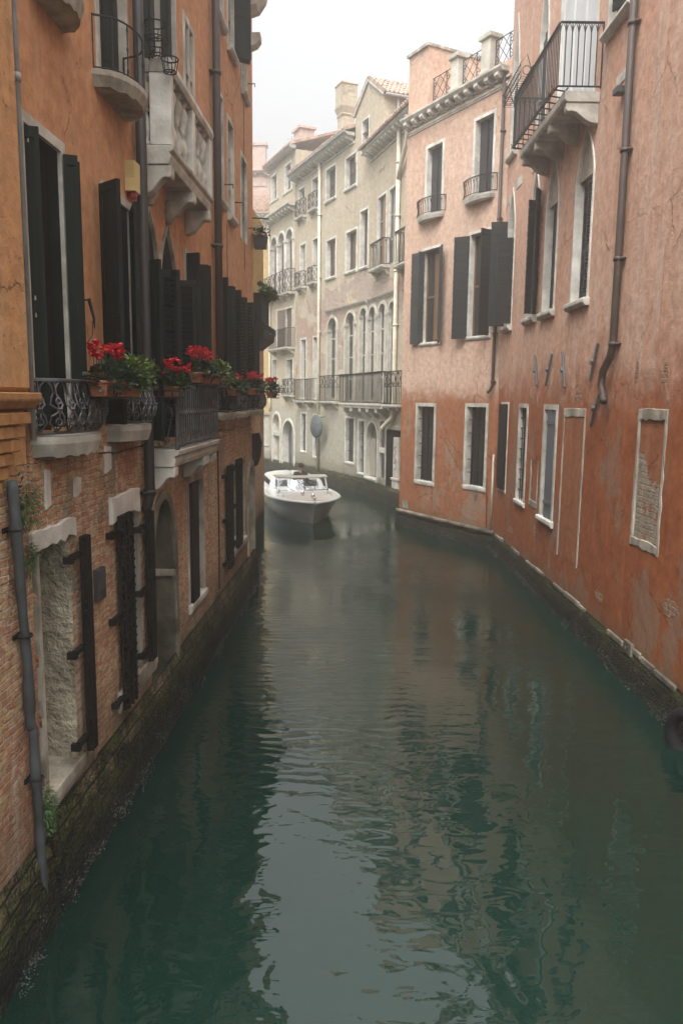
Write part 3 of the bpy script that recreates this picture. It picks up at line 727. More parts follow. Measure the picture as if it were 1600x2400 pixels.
w = pane(FL, G3, M['stone2'], hl, 'barred_window'); frame_part(FL, G3, M['stone2'], w, .05, .02, 'frame', .01); lining(G3, 'stone2', w); sill_part(FL, G3, M['stone'], w, .06, .06, .14); lintel(w, FL, 10.8, 11.75, 3.02, 3.2, 'stone2', .03, .03)
b = MB(); b.box(FL, 10.92, 11.34, .0, .05, 1.2, 2.97); b.build('iron_shutter', M['rust'], w)
w = pane(FL, G4, M['stone2'], hl, 'barred_window'); frame_part(FL, G4, M['stone2'], w, .06, .02, 'frame', .01); lining(G4, 'stone2', w); sill_part(FL, G4, M['stone'], w, .06, .06, .16); iron_leaf(w, 13.62, 14.05, 1.1, 2.98); iron_leaf(w, 14.55, 15.1, 1.3, 3.02)
w = pane(FL, GB, M['roughplaster'], hl, 'water_gate'); frame_part(FL, GB, M['stone2'], w, .12, .04, 'arch_surround')
b = MB(); b.box(FL, 7.02, 7.23, .0, .05, 2.27, 2.58); b.box(FL, 7.04, 7.21, .051, .06, 2.46, 2.56); b.tube([FL.P(7.06, .055, 2.36), FL.P(7.2, .055, 2.36)], .006, 4); b.build('meter_box', M['greybox'], hl, bevel=.008)
for (s0, s1, z0, z1) in ((7.42, 7.6, 3.45, 3.72), (6.62, 6.78, 3.32, 3.5), (6.02, 6.12, 3.3, 3.62)):
    b = MB(); b.extr_xz(FL, [(s0, z0), (s0 + .02, z1), (s1, z1 - .02), (s1 - .01, z0 + .03)], -.01, .02); b.build('stone_block', M['stone3'], hl)
b = MB(); b.tube([FL.P(13.0, .02, .9), FL.P(13.02, .02, 2.0), FL.P(13.0, .02, 3.3)], .014, 5); b.build('conduit', M['pipe'], hl)
b = MB()
b.tube([FL.P(7.25 + k * .25, .02, 3.66 + .02 * math.sin(k * 1.7) - (.03 if k % 3 else 0)) for k in range(7)], .007, 5); b.build('cable', M['iron'], hl)
b = MB(); b.tube([FL.P(11.6 + k * .3, .02, 3.62 + .025 * math.sin(k * 1.3)) for k in range(18)], .008, 5); b.build('cable', M['iron'], hl)
b = MB(); b.tube([FL.P(16.0 + .02 * math.sin(k), .02, 9.9 - k * .45) for k in range(8)], .006, 5); b.build('cable', M['pipedark'], hl)
b = MB(); b.tube([FL.P(14.1 + .015 * math.sin(k * 2), .015, 7.2 - k * .25) for k in range(5)], .006, 5); b.build('cable', M['pipedark'], hl)
b = MB(); b.extr_yz(FL, [(0, 3.4), (.14, 3.42), (.2, 3.2), (.17, 2.9), (.1, 2.7), (0, 2.66)], 17.0, 17.18); b.build('old_bracket', M['rust'], hl)
pipe(hl, FL, [(8.66, .09, 13.0), (8.66, .09, 3.1), (8.66, .05, 2.95), (8.66, .02, 2.9)], .058, M['pipedark'], collars=((8.66, .09, 8.8), (8.66, .09, 3.12)))
pipe(hl, FL, [(12.85, .1, 13.0), (12.85, .1, 4.3)], .062, M['pipe'], collars=((12.85, .1, 9.2), (12.85, .1, 6.6), (12.85, .1, 11.)))
b = MB(); b.box(FL, 8.34, 8.52, .0, .11, 6.30, 6.60)
for k in range(5): b.box(FL, 8.334, 8.339, .02, .09, 6.54 - k * .025, 6.55 - k * .025)
ab = b.build('alarm_box', M['alarm'], hl, bevel=.01); b = MB(); b.lathe(Frame(FL.P(8.43, .055, 0), FL.ex, FL.ey), 0, 0, [(.02, 6.23), (.045, 6.25), (.05, 6.298)], 10); b.build('alarm_lamp', M['redplastic'], ab)
b = MB(); b.tube([FL.P(17.2, .0, 8.0), FL.P(17.2, .36, 7.98)], .014, 5); b.build('wall_hook', M['iron'], hl)

# balconies of the orange house
b1 = slab_bow(hl, FL, 5.82, 7.0, .27, 3.72, 3.88, M['stone'], .010); railing(b1, FL, bow(FL, 5.84, 7.0, .25), 3.88, 4.31, 'ornate', .115, .0085, 'greyiron', .07, .016)
b2 = slab_bow(hl, FL, 7.5, 8.5, .28, 3.75, 3.91, M['stone'], .0); railing(b2, FL, bow(FL, 7.5, 8.52, .27), 3.91, 4.33, 'ornate', .115, .0085, 'greyiron', .07, .016)
for s0, s1, bb in ((12.55, 13.75, .30), (14.0, 15.2, .31), (15.6, 16.9, .36)):
    q = slab_bow(hl, FL, s0, s1, bb, 3.82, 3.94, M['stone'], .01); railing(q, FL, bow(FL, s0 + .02, s1 - .02, bb - .02), 3.94, 4.36, 'ornate', .16, .0085, 'greyiron', .08, .016)
mb = MB(); S0, S1, OO = 8.92, 11.4, .37
mb.extr_yz(FL, [(0, 3.38), (OO - .07, 3.38), (OO - .05, 3.44), (OO - .06, 3.5), (OO - .01, 3.52), (OO, 3.58), (0, 3.58)], S0, S1)
b3 = mb.build('balcony', M['stone'], hl, bevel=.008)
plan = [(S0 + .04, 0), (S0 + .04, OO - .03), (S1 - .04, OO - .03), (S1 - .04, 0)]
railing(b3, FL, plan[1:], 3.58, 4.36, 'turned', .11, .011, 'greyiron', 0, .014)
mb = MB(); yy = OO - .03
for z in (3.61, 4.34): mb.tube([FL.P(S0 + .04, 0, z), FL.P(S0 + .04, yy, z)], .014, 6)
def yz(pts, r=.009): mb.tube([FL.P(S0 + .04, y, z) for y, z in pts], r, 5)
c = .2
for sg in (-1, 1):
    yz([(c, 3.66), (c + sg * .03, 3.75), (c + sg * .085, 3.98), (c + sg * .075, 4.06), (c + sg * .03, 4.08), (c + sg * .005, 4.03)], .010)
    yz([(c, 4.12), (c + sg * .05, 4.13), (c + sg * .085, 4.2), (c + sg * .06, 4.27), (c + sg * .03, 4.24), (c + sg * .04, 4.2)], .009)
    yz([(c, 3.64), (c + sg * .06, 3.70), (c + sg * .09, 3.66), (c + sg * .06, 3.62)], .007)
yz([(c - .07, 4.10), (c + .07, 4.10)], .012)
mb.lathe(Frame(FL.P(S0 + .04, yy, 0), FL.ex, FL.ey), 0, 0, [(.025, 3.58), (.032, 3.64), (.022, 3.68), (.024, 4.1), (.032, 4.12), (.024, 4.15), (.03, 4.36), (.012, 4.4)], 8)
mb.build('end_railing', M['greyiron'], b3)
for s, w_ in ((9.02, .16), (10.75, .3), (11.9 - .6, .2)): bracket(b3, FL, s, w_, OO - .06, 3.378, .30, M['stone'])
# stone balustrade
S0, S1, OO = 8.9, 11.15, .37
mb = MB(); mb.extr_yz(FL, [(0, 6.72), (OO - .05, 6.72), (OO - .03, 6.8), (OO - .04, 6.84), (OO, 6.87), (OO, 6.92), (0, 6.92)], S0, S1)
sb = mb.build('balcony', M['stone'], hl, bevel=.008)
for s in (9.0, 10.1, 11.05): bracket(sb, FL, s, .17, OO - .03, 6.718, .32, M['stone'])
mb = MB(); mb.extr_yz(FL, [(OO - .24, 7.66), (OO - .01, 7.66), (OO + .01, 7.72), (OO, 7.79), (OO - .02, 7.81), (OO - .22, 7.81), (OO - .24, 7.76)], S0 - .01, S1 + .01)
mb.box(FL, S0, S0 + .14, 0, OO - .25, 7.665, 7.80)
mb.build('handrail', M['stone'], sb, bevel=.008)
mb = MB()
for s in (S0 + .07, 10.05, S1 - .07):
    mb = MB(); mb.box(FL, s - .07, s + .07, OO - (.25 if s < 9.5 else .19), OO - .015, 6.92, 7.66); mb.build('pedestal', M['stone3'], sb, bevel=.006)
prof = [(.07, 6.92), (.07, 6.96), (.04, 6.98), (.075, 7.05), (.08, 7.11), (.055, 7.2), (.03, 7.28), (.055, 7.30), (.036, 7.33), (.06, 7.42), (.08, 7.5), (.06, 7.57), (.042, 7.6), (.07, 7.62), (.07, 7.66)]
for s in [9.22, 9.5, 9.78, 10.32, 10.58, 10.84]:
    mb = MB(); mb.lathe(Frame(FL.P(s, OO - .11, 0), FL.ex, FL.ey), 0, 0, prof, 10); mb.build('baluster', M['stone'], sb, smooth=True)
mb = MB(); mb.lathe(Frame(FL.P(S0 + .07, .05, 0), FL.ex, FL.ey), 0, 0, prof, 10); mb.build('baluster', M['stone'], sb, smooth=True)
# upper bowed balconies
q = slab_bow(hl, FL, 7.45, 8.46, .34, 6.99, 7.13, M['stone2'], .010); railing(q, FL, bow(FL, 7.5, 8.42, .31), 7.13, 7.6, 'turned', .16, .007, 'iron', .0, .010)
q = slab_bow(hl, FL, 6.05, 6.86, .27, 7.14, 7.32, M['stone2'], .012); railing(q, FL, bow(FL, 6.07, 6.84, .25), 7.32, 7.8, 'turned', .16, .007, 'iron', .0, .010)

# ================================================================== near house at the left edge
hn = thing('ochre_house', 'ochre house with corbelled chimney flue and lead pipe at the far left edge', 'house', FL.P(3, 0, 0))
wall(hn, FL, 2.6, 5.74, -.6, 13., [], M['L0'])
footing(hn, FL, 2.5, 5.75, .7, .03, .2, 8); shells(hn, FL, 2.6, 5.75, .19, 6, 900)
mb = MB(); mb.box(FL, 4.4, 5.66, .0, .10, 4.22, 12.9); mb.build('chimney_flue', M['L0'], hn, bevel=.03)
mb = MB()
mb.extr_yz(FL, [(0, 4.08), (.1, 4.1), (.15, 4.16), (.15, 4.215), (0, 4.215)], 4.4, 5.72)
for k in range(6):
    z1 = 4.075 - k * .095; n = 7
    for j in range(n):
        a = 4.4 + (5.60 - k * .06 - 4.4) * j / n; b_ = 4.4 + (5.60 - k * .06 - 4.4) * (j + 1) / n
        mb.box(FL, a + .006, b_ - .006, 0, .12 - .018 * k + R.uniform(-.006, .006), z1 - .085, z1)
mb.build('corbel_bricks', simple('ochre_brick', (.42, .21, .07), (.27, .12, .045), .9, 9., .008), hn, bevel=.008)
pipe(hn, FL, [(5.77, .05, 13.), (5.77, .05, 3.86)], .022, M['gutter'], collars=((5.77, .05, 6.4), (5.77, .05, 9.)))
lp = [(5.36, .06, 3.6), (5.37, .07, 3.2), (5.42, .06, 2.7), (5.45, .065, 2.2), (5.47, .055, 1.75), (5.49, .065, 1.7), (5.5, .06, 1.35), (5.52, .055, 1.2), (5.55, .05, .9), (5.56, .045, .5), (5.565, .04, .2)]
mb = MB(); P3 = []
for k in range(len(lp) - 1):
    for j in range(6):
        t = j / 6; P3.append(tuple(lp[k][i] * (1 - t) + lp[k + 1][i] * t for i in range(3)))
mb.tube([FL.P(*p) for p in P3], [.037 + .002 * math.sin(k * 1.3) + .003 * math.sin(k * .37) + (.008 if k % 17 == 5 else 0) for k in range(len(P3))], 12); mb.build('lead_pipe', M['lead'], hn, smooth=True)
for z, s in ((3.25, 5.37), (2.45, 5.44), (1.3, 5.505)):
    mb = MB(); mb.box(FL, s - .075, s + .075, 0, .015, z - .018, z + .018); mb.ring(FL.P(s, .062, z), FL.ex, FL.ey, .048, .012, 12, 4); mb.build('pipe_bracket', M['rust'], hn)

# ================================================================== next house behind the orange one
h2 = thing('yellow_side_house', 'sliver of yellow house with a leafy iron balcony beyond the orange house', 'house', FL2.P(LE + .1, 0, 0))
wall(h2, FL2, LE + .02, 24.5, -.6, 9.4, [], M['L2'], depth=4)
mb = MB(); mb.extr_yz(FL2, [(0, 5.42), (.4, 5.45), (.7, 5.68), (.72, 5.82), (0, 5.82)], 19.2, 21.4); bb = mb.build('balcony', M['rust'], h2)
railing(bb, FL2, [(19.2, 0), (19.2, .72), (21.4, .72), (21.4, 0)], 5.82, 6.0, 'ornate', .2, .012, 'iron', 0, .016)
mb = MB(); mb.box(FL2, 19.5, 21.0, .02, .62, 5.83, 6.75); mb.build('awning_panel', M['green'], bb)

# ================================================================== red house on the right
hr = thing('red_house', 'salmon and brick red stucco house with iron balcony along the right bank', 'house', FR.P(10, 0, 0))
def gothic(s0, s1, z0, zr, zt, d=.15): return Op(s0, s1, z0, zt, 'point', d, zt - zr)
R1 = gothic(20.15, 20.85, 6.1, 8.6, 9.5); R2 = gothic(17.75, 18.5, 6.08, 8.3, 9.35); R3 = gothic(16.26, 17.1, 6.06, 8.24, 9.2, .19); R4 = gothic(14.12, 15.06, 6.02, 8.2, 9.08, .19)
RA = gothic(20.38, 21.05, 10.42, 12.1, 13.7); RB = gothic(17.7, 18.3, 9.5, 12.1, 13.2)
RD = Op(14.4, 16.7, 9.5, 12.8, d=.06); RT = Op(12.72, 13.72, 10.22, 12.5, d=.1)
Q0 = Op(20.0, 20.75, 1.85, 4.1, d=.04); QW = Op(18.02, 18.72, 1.8, 4.03, d=.17); QD = Op(15.64, 16.46, 1.74, 4.02, d=.12); QN = Op(16.88, 17.46, 1.95, 2.86, d=.03)
Q1 = Op(13.88, 15.08, 1.25, 3.92, d=.012); Q2 = Op(10.47, 11.36, 2.2, 3.96, d=.03)
wall(hr, FR, 3.2, RS, -.6, 15.2, [R1, R2, R3, R4, RA, RB, RD, RT, Q0, QW, QD, QN, Q1, Q2], M['R'], depth=8)
mb = MB(); mb.extr_yz(FR, [(-8, 15.22), (.3, 15.22), (.34, 15.3), (.3, 15.36), (-8, 17.)], 3.2, RS + .1); mb.build('roof', M['tile'], hr)
footing(hr, FR, 4., RS, .52, .02, .16, 21); shells(hr, FR, 5, RS, .16, 9, 3200)
s = 5.0                                         # worn stone course above the algae
while s < RS - .6:
    l = R.uniform(.35, .9)
    if R.random() < .75:
        mb = MB(); mb.box(FR, s, s + l - .03, -.02, .022 + R.uniform(0, .02), .47 + R.uniform(-.02, .02), .56 + R.uniform(-.02, .02)); mb.build('course_stone', M['stained'], hr, bevel=.012)
    s += l
for o in (R1, R2, R3, R4, RA, RB):
    w = pane(FR, o, M['dim'], hr, 'gothic_window'); frame_part(FR, o, M['stone3'], w, .05, .025); zr = o.z1 - o.rise
    if o.z0 < 7 or o is RA: sill_part(FR, o, M['stone'], w, .12, .12, .14)
    if o in (R3, R4):
        t = Op(o.s0 + .004, o.s1 - .004, zr, o.z1, 'point', .05, o.rise - .002); b = MB(); pts = t.out()
        b.prism([FR.P(x, -.04, z) for x, z in pts], [FR.P(x, -.16, z) for x, z in pts]); b.build('tympanum', M['tympanum'], w)
        leaf(w, FR, o.s0 + .02, o.z0 + .02, zr - .02, (o.s1 - o.s0) * .56, 4, 1, M['grey'], 'louver', -.13)
        leaf(w, FR, o.s1 - .02, o.z0 + .02, zr - .02, (o.s1 - o.s0) * .42, 4, -1, M['grey'], 'louver', -.15)
    if o is R1:
        leaf(w, FR, o.s0 - .03, o.z0 + .03, zr - .35, .40, 93, 1, M['black'], 'plank'); leaf(w, FR, o.s1 + .03, o.z0 + .03, zr + .2, .42, 100, -1, M['black'], 'plank')
    if o is R2:
        leaf(w, FR, o.s0 - .03, o.z0 + .03, zr + .25, .27, 112, 1, M['black'], 'plank'); leaf(w, FR, o.s0 - .1, o.z0 + .03, zr + .45, .30, 150, 1, M['black'], 'plank')
    if o in (RA, RB):
        leaf(w, FR, o.s0 + .02, o.z0 + .02, zr, .3, 6, 1, M['grey'], 'plank', -.06); leaf(w, FR, o.s1 - .02, o.z0 + .02, zr - .1, .3, 6, -1, M['grey'], 'plank', -.06)
w = pane(FR, RD, M['palepane'], hr, 'balcony_door', (3, 1), M['boatwhite']); frame_part(FR, RD, M['stone3'], w, .06, .02)
w = win(hr, FR, RT, 'stone3', 'dark', .07, True, None, sext=.14, sout=.14); leaf(w, FR, RT.s0 + .03, RT.z0 + .05, RT.z1, .4, 20, 1, M['green'], 'panel')
w = pane(FR, Q0, M['green'], hr, 'shuttered_window'); frame_part(FR, Q0, M['stone3'], w, .05, .02); leaf(w, FR, Q0.s0 + .01, Q0.z0, Q0.z1, Q0.s1 - Q0.s0 - .02, 3, 1, M['green'], 'plank', .03, th=.05)
sill_part(FR, Q0, M['stone3'], w, .08, .03, .08)
w = pane(FR, QW, M['glass'], hr, 'barred_window', (2, 4), M['black']); frame_part(FR, QW, M['stone'], w, .09, .025); grille(FR, QW, w, 3, 8, -.03); sill_part(FR, QW, M['stone3'], w, .14, .06, .12)
w = pane(FR, QD, M['bluegrey'], hr, 'shuttered_door'); frame_part(FR, QD, M['stone'], w, .10, .025); leaf(w, FR, QD.s0 + .005, QD.z0, QD.z1, .58, 3, 1, M['bluegrey'], 'vplank', -.03, name='shutter'); sill_part(FR, QD, M['stone3'], w, .15, .08, .14)
for o, m, nm, fw in ((QN, 'R', 'blind_niche', .05), (Q1, 'blind', 'blind_window', .07), (Q2, 'blind2', 'blind_window', .07)):
    w = pane(FR, o, M[m], hr, nm)
    mb = MB(); rr = random.Random(int(o.s0 * 10)); n = 16
    for s, sg in ((o.s0, -1), (o.s1, 1)):           # ragged stone strips either side
        A = [(s + sg * (fw * rr.uniform(.55, 1.1)), o.z0 - .1 + (o.z1 - o.z0 + .12) * k / n) for k in range(n + 1)]
        mb.extr_xz(FR, A + [(s - sg * .008 * rr.uniform(.2, 1.5), z) for _, z in A[::-1]], -.02, .012)
    mb.build('jamb', M['stone2'], w)
    if o is not QN: lintel(w, FR, o.s0 - .06, o.s1 + .06, o.z1 - .02, o.z1 + .14, 'stone2', .014, .02)
    if o is not Q1: lintel(w, FR, o.s0 - .06, o.s1 + .06, o.z0 - .12, o.z0 + .01, 'stone2', .016, .025, 'sill')
mb = MB()
for a, b in (((17.45, 5.19), (17.19, 4.52)), ((16.09, 5.16), (16.47, 4.51)), ((15.36, 5.15), (15.10, 4.45)), ((13.31, 5.18), (13.61, 4.55)), ((13.05, 4.38), (13.47, 3.77))):
    m = MB(); e = FR.ex * (b[0] - a[0]) + V((0, 0, b[1] - a[1])); T = Frame(FR.P(a[0], .02, a[1]), e, FR.ey, e.cross(FR.ey)); L_ = e.length
    m.box(T, 0, L_, 0, .035, -.03, .03); m.box(T, L_ * .5 - .04, L_ * .5 + .04, .03, .08, -.035, .035); m.build('wall_anchor', M['bluegrey'], hr, bevel=.008)
M['bare'] = facade('bare_brick_patch', FR.ex, ((.34, .17, .09), (.30, .15, .08), (.36, .28, .2)), moss=-5, brick=((.34, .16, .085), (.30, .18, .11), (.40, .36, .29), (.36, .3, .22), (.3, .16, .1)), bmode=('below', 50.), brow=.075)
rr = random.Random(77)
for s, z, w_, h_ in ((9.95, 1.48, .75, .42), (10.6, 4.55, .34, .5), (11.6, 4.62, .2, .55), (14.3, 4.28, .6, .26), (9.7, 3.6, .5, .3), (16.9, 1.3, .25, .5), (12.6, .95, .7, .28), (19.2, .95, .8, .26)):
    n = 26; pts = []
    for k in range(n):
        a = 2 * PI * k / n; q = .5 * (.62 + .38 * mnoise.noise(V((math.cos(a) * 1.6 + s, math.sin(a) * 1.6, z))) + rr.uniform(-.09, .09)); pts.append((s + w_ * q * math.cos(a), z + h_ * q * math.sin(a)))
    m = MB(); m.prism([FR.P(x, .003, y) for x, y in pts], [FR.P(x, -.02, y) for x, y in pts]); m.build('bare_brick_patch', M['bare'], hr)
for s0, s1, z0, z1 in ((19.6, 20.15, 9.4, 9.62), (18.05, 18.6, 9.36, 9.5), (20.9, 21.25, 9.25, 9.45), (12.78, 13.24, 9.18, 9.34)):
    m = MB(); m.box(FR, s0, s1, -.01, .015, z0, z1); m.build('stone_block', M['stone'], hr)
m = MB(); m.box(FR, 12.75, 12.95, 0, .16, 8.96, 9.05); m.build('light_box', M['greybox'], hr)
m = MB(); m.box(FR, 11.0, 11.3, -.01, .05, .43, .62); m.tube([FR.P(11.18, .06, .55), FR.P(11.15, .07, .49), FR.P(11.12, .06, .55)], .008, 5); m.build('marked_stone', M['stained'], hr, bevel=.01)
pipe(hr, FR, [(12.43, .09, 15.2), (12.43, .09, 5.1), (12.5, .1, 4.9), (12.74, .12, 4.68), (12.78, .12, 4.45), (12.62, .12, 4.25), (12.5, .16, 4.2)], .062, M['pipe'], collars=((12.43, .09, 5.1), (12.43, .09, 6.4), (12.43, .09, 8.0), (12.43, .09, 9.8), (12.43, .09, 11.6)))
# the iron balcony
S0, S1, OO = 14.05, 17.3, .6
mb = MB(); mb.extr_yz(FR, [(0, 9.27), (OO - .04, 9.27), (OO, 9.32), (OO, 9.45), (0, 9.45)], S0, S1); rb = mb.build('balcony', M['stone'], hr, bevel=.01)
for s in (14.15, 15.2, 16.2, 17.2): bracket(rb, FR, s, .16, OO - .04, 9.268, .34, M['stone'])
mb = MB(); O2 = .74
plan = [(S0 - .02, 0), (S0 - .02, O2), (S1 + .05, O2), (S1 + .05, 0)]
railing(rb, FR, plan, 9.48, 10.52, 'arch', .105, .0105, 'iron', 0, .022)
for s in [S0 + .1 + k * .28 for k in range(12)]:
    mb.tube([FR.P(s, OO - .12, 9.46), FR.P(s, O2 + .05, 9.50), FR.P(s, O2 + .06, 9.56)], .014, 5)
for y in (OO - .04, O2 + .05): mb.tube([FR.P(S0, y, 9.49), FR.P(S1, y, 9.49)], .012, 5)
mb.build('rail_support', M['iron'], rb)
mb = MB(); a0, a1 = 15.7, 17.25                       # empty iron flower trough hung on the rail
for y, z in ((.78, 10.5), (.78, 10.3), (1.0, 10.3), (1.02, 10.52), (1.01, 10.4)): mb.tube([FR.P(a0, y, z), FR.P(a1, y, z)], .010, 5)
for k in range(16):
    s = a0 + (a1 - a0) * k / 15; mb.tube([FR.P(s, .78, 10.5), FR.P(s, .78, 10.3), FR.P(s, 1.0, 10.3), FR.P(s, 1.02, 10.52)], .007, 4)
for s in (a0, a1):
    mb.ring(FR.P(s, .9, 10.42), FR.ey, (0, 0, 1), .08, .008, 10, 4); mb.tube([FR.P(s, .76, 10.3), FR.P(s, .9, 10.7), FR.P(s, 1.04, 10.52)], .008, 4)
mb.build('flower_trough', M['iron'], rb)

# ================================================================== pink house
hp = thing('pink_house', 'pink stucco house with red base, roof terrace and two small bowed balconies', 'house', FP.P(2.4, 0, 0))
PE = 4.85
p1 = Op(2.93, 3.70, 9.74, 11.68, d=.24); p2 = Op(.62, 1.40, 9.8, 11.8, d=.24); m1 = Op(2.9, 3.80, 5.94, 8.72, d=.2); m2 = Op(.52, 1.46, 5.98, 8.8, d=.2)
g1 = Op(2.98, 3.88, 1.62, 3.98, d=.22); g2 = Op(.49, 1.34, 1.72, 4.0, d=.22)
wall(hp, FP, 0, PE, -.6, 12.95, [p1, p2, m1, m2, g1, g2], M['P'], depth=7)
for o in (p1, p2):
    w = pane(FP, o, M['grey'], hp, 'balcony_window'); frame_part(FP, o, M['stone3'], w, .09, .02)
    leaf(w, FP, o.s0 + .02, o.z0 + .02, o.z1 - .02, .33, 5, 1, M['grey'], 'vplank', -.17); leaf(w, FP, o.s1 - .02, o.z0 + .02, o.z1 - .02, .33, 5, -1, M['grey'], 'vplank', -.17)
    c = (o.s0 + o.s1) / 2 + .1
    q = slab_bow(hp, FP, c - .66, c + .66, .27, o.z0 - .18, o.z0 - .04, M['stone3'], .0)
    railing(q, FP, bow(FP, c - .70, c + .70, .3, k=.5), o.z0 - .04, o.z0 + .42, 'arch', .12, .008, 'iron', -.03, .015)
for o in (m1, m2):
    w = win(hp, FP, o, 'stone3', 'glass', .07, True, (2, 2), M['wood'], .02, .1, .05, sth=.1)
    if o is m1:
        leaf(w, FP, o.s1 + .02, o.z0 - .03, o.z1 - .02, .46, 172, -1, M['grey'], 'plank'); leaf(w, FP, o.s0 - .02, o.z0 - .03, o.z1 - .02, .44, 152, 1, M['grey'], 'plank')
        leaf(w, FP, o.s1 - .03, o.z0 + .02, o.z1 - .02, .2, 95, -1, M['grey'], 'plank', -.02)
        b = MB(); b.box(FP, o.s0 + .1, o.s0 + .42, -.19, -.16, o.z0 + .1, o.z1 - .15); b.build('casement', M['wood'], w)
    else:
        leaf(w, FP, o.s1 + .02, o.z0 - .05, o.z1 - .02, .46, 150, -1, M['black'], 'plank'); leaf(w, FP, o.s0 + .0, o.z0 - .02, o.z1 - .03, .42, 100, 1, M['black'], 'plank')
for o in (g1, g2):
    w = pane(FP, o, M['glass'], hp, 'barred_window', (3, 5), M['black']); frame_part(FP, o, M['stone'], w, .10, .02); grille(FP, o, w, 4, 5, -.06); sill_part(FP, o, M['stone3'], w, .1, .03, .13)
g = MB()
g.box(FP, .0, PE + .02, -.3, .06, 12.5, 12.56); g.extr_yz(FP, [(0, 12.3), (.03, 12.3), (.03, 12.36), (0, 12.36)], 0, PE); g.build('string_course', M['stone'], hp)
cornice(hp, FP, .1, PE, 12.78, .3, 11, M['stone'], rr=.06, th=.13, ch=.22)
for s0, s1 in ((2.36, 2.78), (.94, 1.40)):
    m = MB(); m.box(FP, s0 + .04, s1 - .04, -.38, -.04, 12.95, 13.82); m.box(FP, s0, s1, -.42, 0., 12.95, 13.05); m.box(FP, s0 - .02, s1 + .02, -.44, .02, 13.822, 13.95); m.build('terrace_pier', M['greystone'], hp, bevel=.015)
for a, b in ((3.78, 2.80), (2.34, 1.42), (.92, .05)):
    railing(hp, FP, [(a, -.2), (b, -.2)], 12.98, 13.72, 'lattice', .2, .009, 'rust', 0, .012, name='terrace_railing')
m = MB(); m.box(FP, 3.82, PE + .0, -4.5, -.02, 12.95, 14.62); tb = m.build('stair_block', M['P'], hp); m = MB(); m.box(FP, 3.78, PE + .06, -4.55, .05, 14.622, 14.7); m.build('coping', M['stone2'], tb)
m = MB(); m.extr_yz(FP, [(-.02, .56), (.07, .56), (.09, .52), (.08, .46), (-.02, .45)], -.05, PE + .1); m.build('base_ledge', M['stained'], hp, bevel=.02)
footing(hp, FP, 0, PE + .1, .38, .05, .2, 33); shells(hp, FP, 0, PE, .2, 12, 900)
pipe(hp, FP, [(.2, .07, 12.6), (.2, .07, 4.6), (.26, .1, 4.45), (.32, .14, 4.4)], .045, M['pipe'], collars=((.2, .07, 6.0), (.2, .07, 9.0), (.2, .07, 4.7), (.2, .07, 11.2)))
pipe(hp, FP, [(.05, .05, 2.7), (.05, .05, .6)], .028, M['greystone'], 'conduit')
pipe(hp, FP, [(.33, .03, 2.0), (.26, .03, .62)], .010, M['iron'], 'earth_rod')
m = MB(); m.box(FP, 4.3, 4.62, -.01, .015, .62, .86); m.build('stone_block', M['stone2'], hp)
# ================================================================== cream house on the bend
hc = thing('cream_house', 'weathered cream house with arcaded windows and dormer on the canal bend', 'house', FB.P(4, 0, 0))
AE, BE = 6.2, 9.05
a1 = Op(1.08, 2.04, 9.42, 12.2, d=.12); a2 = Op(2.4, 3.12, 9.42, 12.2, d=.1); a3 = Op(4.38, 5.06, 9.1, 12.2, d=.1)
A_ = [Op(.18, 1.06, 4.1, 8.0, 'round', .11), Op(1.46, 2.26, 4.1, 8.0, 'round', .11), Op(2.66, 3.36, 4.1, 7.95, 'round', .10), Op(4.48, 5.12, 4.1, 7.95, 'round', .10)]
ag = Op(.12, 1.5, .84, 3.2, 'round', .2); an = Op(1.84, 2.5, .95, 3.3, d=.08); ap = Op(2.7, 4.3, .2, 2.95, d=.7)
wall(hc, FA, 0, AE, -.6, 14.1, [a1, a2, a3] + A_ + [ag, an, ap], M['A'], depth=8)
B1 = [Op(7.5, 8.26, 4.2, 7.2, d=.2), Op(5.74, 6.42, 4.2, 7.2, d=.2)]
B2 = [Op(7.66, 8.4, 9.95, 11.98, d=.22), Op(5.83, 6.58, 9.95, 11.95, d=.22), Op(3.66, 4.76, 9.84, 11.55, d=.24), Op(1.3, 2.42, 9.8, 11.5, d=.24), Op(.16, .90, 9.78, 12.1, d=.24)]
B3 = [Op(7.78, 8.6, 13.4, 14.76, d=.22), Op(5.9, 6.72, 13.4, 14.8, d=.22), Op(3.74, 4.9, 13.38, 14.78, d=.24), Op(1.42, 2.58, 13.38, 14.68, d=.24)]
BG = Op(.2, .85, 14.5, 15.72, d=.2)
BA = [Op(.1, .76, 4.1, 8.05, 'round', .13), Op(1.36, 2.36, 4.1, 8.0, 'round', .19), Op(3.4, 4.5, 4.2, 7.95, 'round', .2)]
Bg = [Op(7.46, 8.16, 1.4, 3.38, d=.16), Op(5.68, 6.36, 1.24, 3.33, d=.16), Op(1.3, 2.22, 1.3, 3.3, d=.18), Op(.18, .78, .92, 3.22, d=.2)]
wall(hc, FB, 0, BE, -.6, 15.25, B1 + B2 + B3 + [BG] + BA + Bg, M['B'], depth=8)
for o, sh in ((a1, 'orangewood'), (a2, None), (a3, None)):
    w = win(hc, FA, o, 'stone3', 'dim', .09, False, (2, 3), M['oldwood'], .02)
    if sh: leaf(w, FA, o.s0 + .42, o.z0, o.z1 - .02, .36, 4, 1, M[sh], 'vplank', -.085, th=.02)
